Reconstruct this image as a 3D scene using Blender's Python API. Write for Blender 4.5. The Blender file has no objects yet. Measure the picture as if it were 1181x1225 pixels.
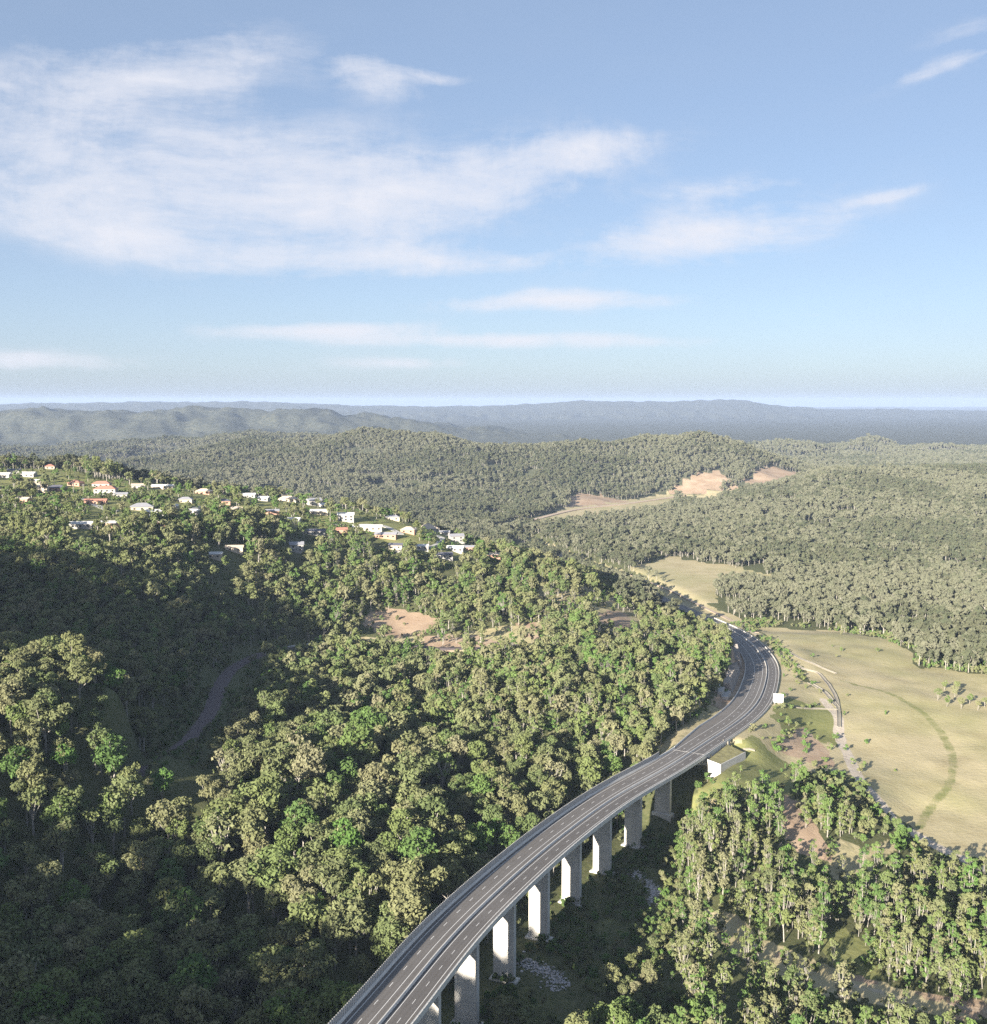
import bpy, math, random
import numpy as np
rng = np.random.default_rng(7)
random.seed(7)
PI = math.pi
scene = bpy.context.scene
COL = scene.collection

# ------------------------------------------------------------------ calibration
FPX = 1350.0; PW, PH = 1181.0, 1225.0; HOR = 480.0
PITCH = math.atan((PH/2-HOR)/FPX)
CP, SP = math.cos(PITCH), math.sin(PITCH)
def ray(px, py):
    cx = (px-PW/2)/FPX; cy = (PH/2-py)/FPX
    d = np.array([cx, CP+cy*SP, -SP+cy*CP]); return d/d[1]
def proj(x, y, z):
    fw = y*CP - z*SP; up = y*SP + z*CP
    fw = np.where(fw < 1, 1, fw)
    return PW/2+FPX*x/fw, PH/2-FPX*up/fw

SUN_AZ = math.radians(32.0)          # direction the light travels, right of forward
SUN_EL = math.radians(15.5)
TE = math.tan(SUN_EL)
SD = np.array([math.sin(SUN_AZ), math.cos(SUN_AZ)])     # light travel (plan)
SN = np.array([math.cos(SUN_AZ), -math.sin(SUN_AZ)])

# ------------------------------------------------------------------ noise
def _hash(ix, iy, seed):
    h = (ix.astype(np.int64)*374761393 + iy.astype(np.int64)*668265263 + seed*974634777) & 0xffffffff
    h = ((h ^ (h >> 13))*1274126177) & 0xffffffff
    return ((h ^ (h >> 16)) & 0xffff)/65535.0
def vnoise(x, y, seed=0):
    ix = np.floor(x); iy = np.floor(y); fx = x-ix; fy = y-iy
    fx = fx*fx*fx*(fx*(fx*6-15)+10); fy = fy*fy*fy*(fy*(fy*6-15)+10)
    a = _hash(ix, iy, seed); b = _hash(ix+1, iy, seed); c = _hash(ix, iy+1, seed); d = _hash(ix+1, iy+1, seed)
    return (a*(1-fx)+b*fx)*(1-fy)+(c*(1-fx)+d*fx)*fy
def fbm(x, y, wl, octv=4, seed=0):
    s = 0; a = 1; t = 0
    for k in range(octv):
        s = s+a*(vnoise(x/wl+13.7*k, y/wl-7.1*k, seed+k)*2-1); t += a; a *= .5; wl *= .5
    return s/t
def sstep(a, b, x):
    t = np.clip((x-a)/(b-a), 0, 1); return t*t*(3-2*t)

# ------------------------------------------------------------------ road centre line
GR = 0.05; H0 = 180.0
def road_bp(q):
    d = ray(*q); t = H0/-d[2]
    for _ in range(40):
        P = d*t; s = math.hypot(P[0]+40, P[1]-300); t = .5*t+.5*(H0+GR*s)/-d[2]
    return d*t
RE = [(499,1225),(569,1129),(627,1069.5),(666,1032),(710,995),(763,955),(820,923),(868,889),(898.6,869),(922,845.5),(930.6,820.6),(931.7,799),(922,782.7),(905.7,766),(884,753)]
re = np.array([road_bp(q)[:2] for q in RE])
re = np.vstack([[(-70,170),(-46,243)], re, [(232,1140),(216,1260),(190,1400),(150,1560),(100,1740),(62,1900)]])
def resample(P, step, smooth=0):
    P = np.asarray(P, float)
    # Catmull-Rom then uniform
    Q = []
    n = len(P)
    for i in range(n-1):
        p0 = P[max(i-1,0)]; p1 = P[i]; p2 = P[i+1]; p3 = P[min(i+2,n-1)]
        for u in np.linspace(0,1,24,endpoint=False):
            Q.append(.5*((2*p1)+(-p0+p2)*u+(2*p0-5*p1+4*p2-p3)*u*u+(-p0+3*p1-3*p2+p3)*u**3))
    Q.append(P[-1]); Q = np.array(Q)
    L = np.r_[0, np.cumsum(np.linalg.norm(np.diff(Q[:, :2],axis=0),axis=1))]
    m = max(2, int(L[-1]/step)+1); S = np.linspace(0, L[-1], m)
    R = np.stack([np.interp(S, L, Q[:,k]) for k in range(Q.shape[1])], 1)
    for _ in range(smooth):
        R[1:-1] = .25*R[:-2]+.5*R[1:-1]+.25*R[2:]
    return R
def tang(P):
    T = np.gradient(P[:, :2], axis=0); T /= np.linalg.norm(T,axis=1)[:,None]; return T
re = resample(re, 4.0, 60)
T = tang(re); NRM = np.stack([T[:,1], -T[:,0]], 1)     # right normal
HALF = 10.2
ctr = re - NRM*HALF
ctr = resample(ctr, 4.0, 4); T = tang(ctr); NRM = np.stack([T[:,1], -T[:,0]], 1)
CS = np.r_[0, np.cumsum(np.linalg.norm(np.diff(ctr,axis=0),axis=1))]
def s_at_y(y): return float(np.interp(y, ctr[:200,1], CS[:200]))
def road_z_s(s):
    s0 = float(np.interp(314, ctr[:80,1], CS[:80]))
    z = -H0-GR*(np.asarray(s)-s0)
    return np.maximum(z, -232+ (z+232)*.12)
RZ = road_z_s(CS)
def road_at(s, off=0.0, dz=0.0):
    x = np.interp(s, CS, ctr[:,0]); y = np.interp(s, CS, ctr[:,1])
    nx = np.interp(s, CS, NRM[:,0]); ny = np.interp(s, CS, NRM[:,1])
    return np.array([x+nx*off, y+ny*off, float(np.interp(s, CS, RZ))+dz])
def s_near(pt):
    i = np.argmin(((ctr-np.array(pt)[:2])**2).sum(1)); return CS[i]
S_END = s_near(road_bp((842,904)))         # abutment
def near_road(x, y):
    """distance (signed, + right), arc length, road z for points"""
    x = np.asarray(x, float); y = np.asarray(y, float)
    d = np.full(x.shape, 1e6); s = np.zeros(x.shape); z = np.full(x.shape, -1e3)
    m = (y > 100) & (y < 2750) & (x > -260) & (x < 600)
    if m.any():
        xm, ym = x[m], y[m]; dd = np.empty(len(xm)); ii = np.empty(len(xm), int)
        for a in range(0, len(xm), 20000):
            q = (xm[a:a+20000,None]-ctr[None,:,0])**2+(ym[a:a+20000,None]-ctr[None,:,1])**2
            k = q.argmin(1); ii[a:a+20000] = k
        dx = xm-ctr[ii,0]; dy = ym-ctr[ii,1]
        along = dx*T[ii,0]+dy*T[ii,1]; lat = dx*NRM[ii,0]+dy*NRM[ii,1]
        dd = np.sign(lat)*np.sqrt(dx*dx+dy*dy)
        d[m] = dd; s[m] = CS[ii]+np.clip(along,-4,4); z[m] = np.interp(s[m], CS, RZ)
    return d, s, z

# ------------------------------------------------------------------ terrain control points (px, py, distance)
CPTS = [
 # near, left
 (-60,1225,405),(0,1225,410),(100,1225,410),(200,1225,402),(330,1225,392),(430,1225,385),(0,1100,440),(-60,1000,462),(0,1000,470),(0,900,500),(-60,900,492),
 (100,1100,455),(200,1150,437),(300,1150,440),(150,1000,500),(300,1000,512),(400,1100,445),(430,1080,460),(450,1000,525),(400,950,565),(350,900,620),
 (350,850,680),(420,860,700),(100,850,545),(60,820,562),(140,825,565),(-60,820,560),(200,890,590),(60,900,512),
 (100,793,690),(0,790,690),(200,800,720),(-60,790,680),
 (180,915,590),(240,850,690),(290,795,800),(330,776,862),(390,769,890),
 (250,750,845),(200,700,865),(100,720,790),(0,720,780),(100,660,880),(0,660,880),(-60,640,900),(300,700,930),(380,735,935),
 (100,625,950),(0,620,950),(200,625,1000),(300,650,1010),
 (0,590,1120),(100,592,1120),(200,600,1120),(300,625,1090),
 (0,560,1380),(100,563,1380),(200,582,1340),(260,590,1320),(330,597,1290),(-60,555,1400),(400,606,1260),
 (450,614,1240),(530,638,1220),(620,676,1160),(700,708,1060),(760,740,1010),(830,765,950),
 (400,660,1060),(450,640,1130),(500,645,1130),(500,690,1040),(600,700,1060),
 (480,748,945),(560,745,950),(620,774,880),(520,776,885),(430,772,890),(450,800,840),(600,805,800),(700,745,950),(680,790,850),
 (420,820,770),(500,880,680),(560,900,640),(480,930,610),(550,960,570),(640,890,650),(650,940,600),(700,860,690),(760,830,760),(820,835,740),
 (700,905,650),(760,875,690),(540,1045,505),(480,1060,475),(600,1010,535),(660,985,560),(760,905,640),
 (850,778,880),(866,800,835),(845,800,840),(868,765,940),(850,760,960),
 # right, near
 (700,1225,425),(600,1225,395),(780,1130,470),(830,1200,430),(760,1080,505),(740,1180,445),(830,1000,540),(830,1090,475),(1000,1225,430),(1181,1225,430),(1240,1225,430),(1000,1100,486),(900,1150,455),(1100,1150,470),
 (1181,1100,495),(930,1010,535),(1000,1040,520),(1181,1045,528),(1240,1060,520),(1090,990,585),(1050,960,598),(1000,950,600),(930,960,575),(870,960,570),(850,940,585),
 (1020,900,690),(1000,870,733),(1100,900,690),(1181,930,650),(1240,930,650),(1000,810,850),(1100,850,775),(1181,850,775),(1100,800,900),(1181,808,872),(1240,820,850),(1000,758,1050),(960,775,960),(905,755,1085),
 (960,890,690),(940,930,625),(990,925,640),(900,925,615),
 (1080,772,985),
 # behind field
 (1000,750,1180),(1100,752,1180),(1181,752,1180),(1240,752,1180),(900,742,1220),
 (1000,700,1430),(1181,700,1420),(1240,700,1420),(1181,640,1830),(1000,640,1830),(1060,571,2500),(1181,573,2500),(1240,573,2500),(980,574,2500),(900,600,2250),(900,650,1750),
 (960,690,1420),(800,700,1400),(830,680,1520),(733,690,1530),(700,645,1880),(650,628,2060),(740,672,1600),(800,650,1800),(680,668,1600),
 (840,587,2650),(930,575,2850),(970,574,2850),(700,602,2450),(800,610,2300),(760,600,2560),
 (600,680,1500),(500,660,1600),(350,640,1700),(200,630,1800),(0,610,1800),
 (600,618,2300),(450,618,2280),(300,610,2300),(150,600,2300),(0,590,2300),(-60,590,2300),
 # mid ridge
 (440,523,3300),(520,526,3300),(600,538,3250),(680,535,3200),(740,534,3150),(800,527,3100),(830,524,3080),(860,532,3080),(900,543,3050),(960,565,2980),(340,534,3300),(220,545,3300),(150,553,3300),(0,561,3300),(-60,561,3300),(380,534,3300),
 (450,570,2750),(600,575,2750),(300,572,2750),(750,568,2750),(850,562,2850),(150,575,2750),
 (600,560,4300),(830,562,4300),(440,558,4300),(700,560,4000),(900,566,4000),(200,552,4000),(960,566,3600),(1060,575,3400),(1181,572,3400),(1240,572,3400),
 (300,523,4500),(250,529,4400),(340,529,4500),(200,534,4400),(400,532,4600),(60,546,4600),(-60,546,4600),
 # right knolls
 (1045,522,5000),(1020,533,5000),(1070,533,5000),(945,526,4700),(900,535,4700),(985,537,4800),(1181,544,5000),(1110,540,5000),(1240,546,5000),(1110,552,4400),(1000,550,4300),(1240,560,4300),
 # plateau left
 (0,491,7500),(100,490,7500),(200,489,7500),(300,489,7600),(350,493,7600),(420,499,7600),(500,505,7600),(560,512,7400),(-60,491,7500),(640,522,7400),
 (0,530,6000),(120,532,5900),(240,528,6000),(350,522,6200),(500,528,6200),(-60,530,6000),(600,536,6200),
 (200,512,10000),(0,505,10000),(-60,505,10000),(400,508,10000),
 (780,532,7000),(900,533,7000),(1050,534,7000),(1181,534,7000),(1240,534,7000),
 (700,524,9500),(850,522,9800),(1000,520,9500),(1181,520,9500),(1240,520,9500),(600,518,9500),
 # far range
 (0,483.5,17000),(150,481.5,17000),(300,481,17000),(450,486,17000),(600,485.5,17000),(650,483.5,17000),(690,480,17000),(740,480.5,17000),(800,482,17000),(830,480,17000),(870,478.5,17000),(910,482,17000),(940,488,17000),(1000,490.5,17000),(1040,490.5,17000),(1063,488,17000),(1090,490.5,17000),(1181,491.5,17000),(1240,492,17000),(-60,484,17000),
 (0,497,13500),(300,499,13500),(600,507,13000),(800,506,13000),(1000,507,13000),(1181,507,13000),(-60,497,13500),(1240,507,13000),
 (870,493,15000),(700,495,15000),(1060,499,15000),
 (0,487,23000),(400,490,23000),(700,492,23000),(1000,494,23000),(1240,494,23000),(-60,487,23000),
 (0,488,38000),(500,488,38000),(800,488,38000),(950,487.5,38000),(1050,486.5,38000),(1120,487.3,38000),(1181,486.8,38000),(1240,487,38000),(-60,488,38000),(600,490,60000),(1181,490,60000),(0,490,60000),
]
_c = np.array([(ray(a,b)*t) for a,b,t in CPTS])
# bridge floor points: pier feet
PIER_PX = [(534,1182),(577.7,1124),(619.5,1078),(658.5,1036),(696,1006),(733,976),(768,952),(802.7,931)]
PIER_S = [s_near(road_bp(q)) for q in PIER_PX]
_sp = (PIER_S[-1]-PIER_S[0])/(len(PIER_S)-1)
PIER_S = [PIER_S[0]+(i+.31)*_sp for i in range(len(PIER_S))]
FOOT = []
for _s, _y in zip(PIER_S, (1262,1224,1186,1148,1092,1056,1033,971)):
    _p = road_at(_s); FOOT.append(_p[1]*ray(600,_y)[2]-.5)
_ex = []
for s, z in zip(PIER_S, FOOT):
    p = road_at(s); _ex.append((p[0], p[1], z))
for off, dz in ((-16,-1),(17,-5)):
    for s, z in zip(PIER_S, FOOT):
        p = road_at(s, off); _ex.append((p[0], p[1], z+dz))
pr = road_at(S_END-8); _ex.append((pr[0], pr[1], pr[2]-9.5))
_c = np.vstack([_c, _ex])
def _uv(x, y):
    th = np.arctan2(x, np.maximum(y, 1e-3)); r = np.maximum(np.hypot(x, y), 200)
    return np.stack([th*3.2, np.log(r)*1.6], -1)
_U = _uv(_c[:,0], _c[:,1])
def _phi(d2): return np.sqrt(d2+.0016)
_n = len(_U)
A = _phi(((_U[:,None]-_U[None])**2).sum(-1)) + np.eye(_n)*(-.004)
P1 = np.c_[np.ones(_n), _U]
M = np.block([[A, P1],[P1.T, np.zeros((3,3))]])
# interpolate the mean-scaled height so that far errors stay proportional
_sol = np.linalg.solve(M, np.r_[_c[:,2], 0,0,0])
RW, RB = _sol[:_n], _sol[_n:]
def rbf(x, y):
    th = np.arctan2(x, y); r = np.hypot(x, y)
    thc = np.clip(th, -.47, .47); rc = np.clip(r, 300, 55000)
    U = np.stack([thc*3.2, np.log(rc)*1.6], -1); out = np.empty(len(U))
    for a in range(0, len(U), 8000):
        u = U[a:a+8000]
        d2 = (u[:,None,0]-_U[None,:,0])**2+(u[:,None,1]-_U[None,:,1])**2
        out[a:a+8000] = _phi(d2)@RW + RB[0]+u@RB[1:]
    # outside the view: settle to a plain valley
    k = sstep(.5, 1.1, np.abs(th)); base = -215+ 0*r
    k2 = sstep(330, 230, r)
    out = out*(1-k)+base*k
    return out*(1-k2)+(-222)*k2
# unseen escarpment left of and behind the camera, crest shaped to shade the valley: (c across the light, crest height)
HC = np.array([-3000,-1500,-1050,-764,-660,-584,-520,-469,-400,-330,-215,-170,-100,0,150,400])
HZ = np.array([   55,   68,   70,  60,  46,  27, -20, -56,-86,-97,-99,-110,-130,-170,-205,-215])
def hill(x, y):
    c = x*SN[0]+y*SN[1]; a = x*SD[0]+y*SD[1]
    zc = np.interp(c, HC, HZ)+fbm(c, a*.3, 90, 3, 51)*7
    da = a+110
    w = np.where(da > 0, np.exp(-(da/150)**2), np.exp(-(da/420)**2))
    return zc*w+(-225)*(1-w)

TRACKS = []    # filled below: (polyline world, halfwidth, flatten)
def H(x, y, carve=True):
    x = np.atleast_1d(np.asarray(x, float)); y = np.atleast_1d(np.asarray(y, float))
    z = rbf(x, y); r = np.hypot(x, y)
    n1 = fbm(x, y, 60, 3, 3)*2.2*sstep(300,500,r)
    n2 = (fbm(x, y, 420, 5, 9)+.6*(.28-np.abs(fbm(x, y, 300, 3, 12))*2.2))*sstep(1500, 3200, r)*np.interp(r,[2000,4000,8000,17000],[20,38,62,62])
    z = z+n1*sstep(9000,2000,r)+n2*np.where(r > 15000, .5, 1)
    z = np.maximum(z, hill(x, y)) if True else z
    if carve:
        d, s, rz = near_road(x, y)
        on = np.where(d > HALF+.6, sstep(S_END+26, S_END+50, s), sstep(S_END-4, S_END+3, s))
        left = -d
        # right side fill / left side cut
        inner = np.where(d > 0, HALF+2.5, HALF+7.0*sstep(S_END, S_END+60, s)+1.5)
        outer = np.where(d > 0, inner+26, inner+9)
        w = (1-sstep(inner, outer, np.abs(d)))*on
        z = z*(1-w)+(rz-.35)*w
        under = (1-sstep(11, 26, np.abs(d)))*(1-on)*(np.abs(d) < 100)
        z = z*(1-under)+np.minimum(z, rz-13)*under
    for P, hw, flat in TRACKS:
        mn = P[:, :2].min(0)-hw-14; mx = P[:, :2].max(0)+hw+14
        m = (x > mn[0]) & (x < mx[0]) & (y > mn[1]) & (y < mx[1])
        if m.any():
            q = (x[m][:,None]-P[None,:,0])**2+(y[m][:,None]-P[None,:,1])**2
            k = q.argmin(1); dd = np.sqrt(q[np.arange(len(k)),k])
            w = (1-sstep(hw, hw+9, dd))*flat
            z[m] = z[m]*(1-w)+P[k,2]*w
    return z
def H1(x, y): return float(H(np.array([x]), np.array([y]))[0])
_ts = np.geomspace(330, 30000, 700)
def hit(px, py, tmin=330.0, tmax=30000.0):
    d = ray(px, py); t = _ts[(_ts >= tmin) & (_ts <= tmax)]
    g = d[2]*t-H(d[0]*t, t)
    k = np.argmax(g < 0)
    if not (g < 0).any(): k = np.argmin(g)
    if k == 0: tt = t[0]
    else:
        a, b = t[k-1], t[k]; ga, gb = g[k-1], g[k]; tt = a+(b-a)*(ga/(ga-gb) if ga != gb else .5)
        tts = np.linspace(a, b, 20); gg = d[2]*tts-H(d[0]*tts, tts); kk = np.argmax(gg < 0)
        if (gg < 0).any(): tt = tts[kk]
    p = d*tt; return np.array([p[0], p[1], H1(p[0], p[1])])

# ------------------------------------------------------------------ blender helpers
def mat(name):
    m = bpy.data.materials.new(name); m.use_nodes = True
    nt = m.node_tree; nt.nodes.clear(); return m, nt
class NB:
    def __init__(s, nt): s.nt = nt
    def __call__(s, typ, **kw):
        n = s.nt.nodes.new(typ)
        for k, v in kw.items():
            if k.startswith('i_'):
                key = k[2:]; key = int(key) if key.isdigit() else key.replace('_', ' ')
                n.inputs[key].default_value = v
            else: setattr(n, k, v)
        return n
    def l(s, a, b): s.nt.links.new(a, b)
    def ramp(s, fac, stops):
        n = s.nt.nodes.new('ShaderNodeValToRGB'); e = n.color_ramp.elements
        while len(e) < len(stops): e.new(.5)
        for k, (p, c) in enumerate(stops):
            e[k].position = p; e[k].color = (*c, 1) if len(c) == 3 else c
        s.l(fac, n.inputs[0]); return n.outputs[0]
    def noise(s, vec, scale, detail=4, rough=.55):
        n = s.nt.nodes.new('ShaderNodeTexNoise'); n.inputs['Scale'].default_value = scale
        n.inputs['Detail'].default_value = detail; n.inputs['Roughness'].default_value = rough
        if vec is not None: s.l(vec, n.inputs['Vector'])
        return n.outputs['Fac']
    def mix(s, fac, a, b, mode='MIX'):
        n = s.nt.nodes.new('ShaderNodeMix'); n.data_type = 'RGBA'; n.blend_type = mode
        for v, i in ((fac, 0), (a, 6), (b, 7)):
            if isinstance(v, (int, float)): n.inputs[i].default_value = v
            elif isinstance(v, tuple): n.inputs[i].default_value = (*v, 1) if len(v) == 3 else v
            else: s.l(v, n.inputs[i])
        return n.outputs[2]
    def math(s, op, a, b=0.0, clamp=False):
        n = s.nt.nodes.new('ShaderNodeMath'); n.operation = op; n.use_clamp = clamp
        for v, i in ((a, 0), (b, 1)):
            if isinstance(v, (int, float)): n.inputs[i].default_value = v
            else: s.l(v, n.inputs[i])
        return n.outputs[0]
def simple(name, colr, var=.15, scale=.5, rough=.85, detail=5, bump=0):
    m, nt = mat(name); b = NB(nt)
    tc = b('ShaderNodeTexCoord'); n = b.noise(tc.outputs['Object'], scale, detail)
    lo = tuple(c*(1-var) for c in colr); hi = tuple(min(1, c*(1+var)) for c in colr)
    col = b.ramp(n, [(.25, lo), (.75, hi)])
    p = b('ShaderNodeBsdfPrincipled', i_Roughness=rough); b.l(col, p.inputs['Base Color'])
    if bump:
        bp = b('ShaderNodeBump', i_Strength=bump, i_Distance=.1); b.l(n, bp.inputs['Height']); b.l(bp.outputs[0], p.inputs['Normal'])
    o = b('ShaderNodeOutputMaterial'); b.l(p.outputs[0], o.inputs[0]); return m

def mk(name, V, F, mats, parent=None, mi=None, smooth=False):
    me = bpy.data.meshes.new(name)
    me.from_pydata([tuple(v) for v in V], [], [tuple(f) for f in F])
    for m in (mats if isinstance(mats, (list, tuple)) else [mats]): me.materials.append(m)
    if mi is not None: me.polygons.foreach_set('material_index', mi)
    if smooth: me.polygons.foreach_set('use_smooth', [True]*len(me.polygons))
    me.update()
    o = bpy.data.objects.new(name, me); COL.objects.link(o)
    if parent is not None: o.parent = parent
    return o
def quadmesh(name, V, mats, mi=None):
    """V (n,4,3) -> mesh of loose quads, quick"""
    n = len(V); me = bpy.data.meshes.new(name)
    me.vertices.add(n*4); me.vertices.foreach_set('co', V.reshape(-1).astype(np.float32))
    me.loops.add(n*4); me.loops.foreach_set('vertex_index', np.arange(n*4, dtype=np.int32))
    me.polygons.add(n); me.polygons.foreach_set('loop_start', np.arange(0, n*4, 4, dtype=np.int32))
    for m in mats: me.materials.append(m)
    if mi is not None: me.polygons.foreach_set('material_index', np.asarray(mi, np.int32))
    me.update(calc_edges=True); return me
def tag(o, label=None, cat=None, group=None, kind=None):
    if label: o['label'] = label
    if cat: o['category'] = cat
    if group: o['group'] = group
    if kind: o['kind'] = kind
    return o
def empty(name, loc, rz=0):
    o = bpy.data.objects.new(name, None); COL.objects.link(o); o.location = loc; o.rotation_euler = (0,0,rz); o.empty_display_size = 1
    return o
class MB:
    def __init__(s): s.V = []; s.F = []
    def box(s, x0, x1, y0, y1, z0, z1):
        k = len(s.V)
        s.V += [(x0,y0,z0),(x1,y0,z0),(x1,y1,z0),(x0,y1,z0),(x0,y0,z1),(x1,y0,z1),(x1,y1,z1),(x0,y1,z1)]
        s.F += [(k,k+3,k+2,k+1),(k+4,k+5,k+6,k+7),(k,k+1,k+5,k+4),(k+1,k+2,k+6,k+5),(k+2,k+3,k+7,k+6),(k+3,k,k+4,k+7)]
        return s
    def poly_prism(s, pts, z0, z1):
        k = len(s.V); n = len(pts)
        s.V += [(p[0],p[1],z0 if np.isscalar(z0) else z0[i]) for i,p in enumerate(pts)]
        s.V += [(p[0],p[1],z1 if np.isscalar(z1) else z1[i]) for i,p in enumerate(pts)]
        s.F += [tuple(range(k+n-1,k-1,-1)), tuple(range(k+n,k+2*n))]
        for i in range(n):
            j = (i+1)%n; s.F.append((k+i,k+j,k+n+j,k+n+i))
        return s
    def tube(s, pts, rad, n=6):
        pts = np.asarray(pts, float); k = len(s.V)
        for i, p in enumerate(pts):
            t = pts[min(i+1,len(pts)-1)]-pts[max(i-1,0)]; t /= np.linalg.norm(t)+1e-9
            a = np.cross(t, (1,0,0) if abs(t[0]) < .8 else (0,1,0)); a /= np.linalg.norm(a); b2 = np.cross(t, a)
            for j in range(n):
                u = 2*PI*j/n; q = p+rad[i]*(math.cos(u)*a+math.sin(u)*b2); s.V.append(tuple(q))
        for i in range(len(pts)-1):
            for j in range(n):
                s.F.append((k+i*n+j, k+i*n+(j+1)%n, k+(i+1)*n+(j+1)%n, k+(i+1)*n+j))
        s.F.append(tuple(k+j for j in range(n-1,-1,-1))); s.F.append(tuple(k+(len(pts)-1)*n+j for j in range(n)))
        return s
    def sweep(s, path, prof, closed=True):
        """path: list of (x,y,z,nx,ny); prof: list of (offset right, dz)"""
        k = len(s.V); m = len(prof)
        for (x,y,z,nx,ny) in path:
            for o, dz in prof: s.V.append((x+nx*o, y+ny*o, z+dz))
        for i in range(len(path)-1):
            for j in range(m if closed else m-1):
                a = k+i*m+j; b_ = k+i*m+(j+1)%m
                s.F.append((a, b_, b_+m, a+m))
        if closed:
            s.F.append(tuple(k+j for j in range(m-1,-1,-1))); e = k+(len(path)-1)*m; s.F.append(tuple(e+j for j in range(m)))
        return s
    def build(s, name, m, parent=None, smooth=False): return mk(name, s.V, s.F, m, parent, smooth=smooth)
def roadpath(s0, s1, step=4.0, dz=0.0):
    n = max(2, int(abs(s1-s0)/step)+1); out = []
    for s in np.linspace(s0, s1, n):
        x = np.interp(s, CS, ctr[:,0]); y = np.interp(s, CS, ctr[:,1]); nx = np.interp(s, CS, NRM[:,0]); ny = np.interp(s, CS, NRM[:,1])
        l = math.hypot(nx, ny); out.append((x, y, float(np.interp(s, CS, RZ))+dz, nx/l, ny/l))
    return out
def polypath(P, dz=0.0):
    t = tang(P); return [(P[i,0],P[i,1],P[i,2]+dz,t[i,1],-t[i,0]) for i in range(len(P))]

# ------------------------------------------------------------------ materials
def leaf_mat(name, cols, trans=.18, lo=.0):
    m, nt = mat(name); b = NB(nt)
    oi = b('ShaderNodeObjectInfo'); tc = b('ShaderNodeTexCoord')
    c1 = b.ramp(oi.outputs['Random'], [(k/(len(cols)-1), c) for k, c in enumerate(cols)])
    n = b.noise(tc.outputs['Object'], .55, 3)
    v = b.math('MULTIPLY_ADD', n, .9); nt.nodes[-1].inputs[2].default_value = .55
    hs = b('ShaderNodeHueSaturation'); b.l(c1, hs.inputs['Color']); b.l(v, hs.inputs['Value'])
    d = b('ShaderNodeBsdfDiffuse', i_Roughness=.6); t = b('ShaderNodeBsdfTranslucent'); b.l(hs.outputs[0], d.inputs[0]); b.l(hs.outputs[0], t.inputs[0])
    mx = b('ShaderNodeMixShader'); mx.inputs[0].default_value = trans; b.l(d.outputs[0], mx.inputs[1]); b.l(t.outputs[0], mx.inputs[2])
    o = b('ShaderNodeOutputMaterial'); b.l(mx.outputs[0], o.inputs[0]); return m
GUM = [(0.135,0.158,0.076),(0.180,0.192,0.094),(0.127,0.167,0.069),(0.198,0.195,0.108),(0.116,0.158,0.062),(0.159,0.182,0.088),(0.205,0.202,0.108),(0.148,0.188,0.071)]
GREEN = [(0.110,0.174,0.055),(0.096,0.160,0.053),(0.146,0.187,0.069),(0.108,0.193,0.053),(0.172,0.187,0.079)]
OLIVE = [(0.212,0.214,0.117),(0.180,0.192,0.090),(0.151,0.188,0.071),(0.225,0.218,0.131),(0.127,0.179,0.061)]
M_LEAF = leaf_mat('gum_foliage', GUM)
M_LEAFG = leaf_mat('green_foliage', GREEN)
M_LEAFO = leaf_mat('olive_foliage', OLIVE)
M_LEAFF = leaf_mat('far_foliage', [(.135,.140,.092),(.158,.160,.110),(.122,.130,.084),(.146,.148,.100)], .12)
M_LEAFF2 = leaf_mat('far_dark_foliage', [(.085,.094,.060),(.105,.108,.068),(.078,.090,.055),(.110,.118,.070)], .12)
M_BARK = simple('pale_bark', (.29,.27,.235), .4, 1.5)
M_CONC = simple('concrete', (.56,.54,.50), .10, .22, .8, 6)
M_DRAIN = simple('stained_concrete', (.23,.21,.17), .25, .5, .9, 6)
M_CONCD = simple('weathered_concrete', (.36,.35,.33), .18, .3, .85, 6)
M_WHITE = simple('white_paint', (.80,.80,.78), .03, .3, .5)
M_LINE = simple('line_paint', (.74,.72,.68), .06, .3, .6)
M_STEEL = simple('galvanised_steel', (.36,.37,.38), .1, 2, .45)
M_DIRT = simple('pale_dirt', (.42,.33,.24), .2, .15)
M_ROCK = simple('creek_rock', (.42,.40,.40), .3, .6)
def asphalt():
    m, nt = mat('asphalt'); b = NB(nt)
    tc = b('ShaderNodeTexCoord'); at = b('ShaderNodeAttribute', attribute_name='lat')
    n = b.noise(tc.outputs['Object'], .08, 6); n2 = b.noise(tc.outputs['Object'], 2.2, 4)
    wv = b('ShaderNodeTexWave', wave_type='BANDS', bands_direction='X'); 
    cb = b('ShaderNodeCombineXYZ'); b.l(at.outputs['Fac'], cb.inputs[0]); b.l(cb.outputs[0], wv.inputs['Vector']); wv.inputs['Scale'].default_value = .19; wv.inputs['Distortion'].default_value = 0
    c = b.ramp(n, [(.3, (.140,.126,.112)), (.7, (.182,.164,.145))])
    c = b.mix(.35, c, b.ramp(n2, [(.3, (.09,.083,.078)), (.7, (.15,.138,.127))]))
    c = b.mix(b.math('MULTIPLY', wv.outputs['Fac'], .28), c, (.075,.069,.064))
    c = b.mix(b.math('MULTIPLY', b.math('GREATER_THAN', at.outputs['Fac'], 1.2), .28), c, (.06,.052,.046))
    pt = b.noise(tc.outputs['Object'], .021, 2, .4); c = b.mix(b.ramp(pt, [(.55, (0,0,0)), (.6, (.3,.3,.3))]), c, (.17,.155,.14))
    p = b('ShaderNodeBsdfPrincipled', i_Roughness=.8); b.l(c, p.inputs['Base Color'])
    o = b('ShaderNodeOutputMaterial'); b.l(p.outputs[0], o.inputs[0]); return m
M_ASPH = asphalt()
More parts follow.
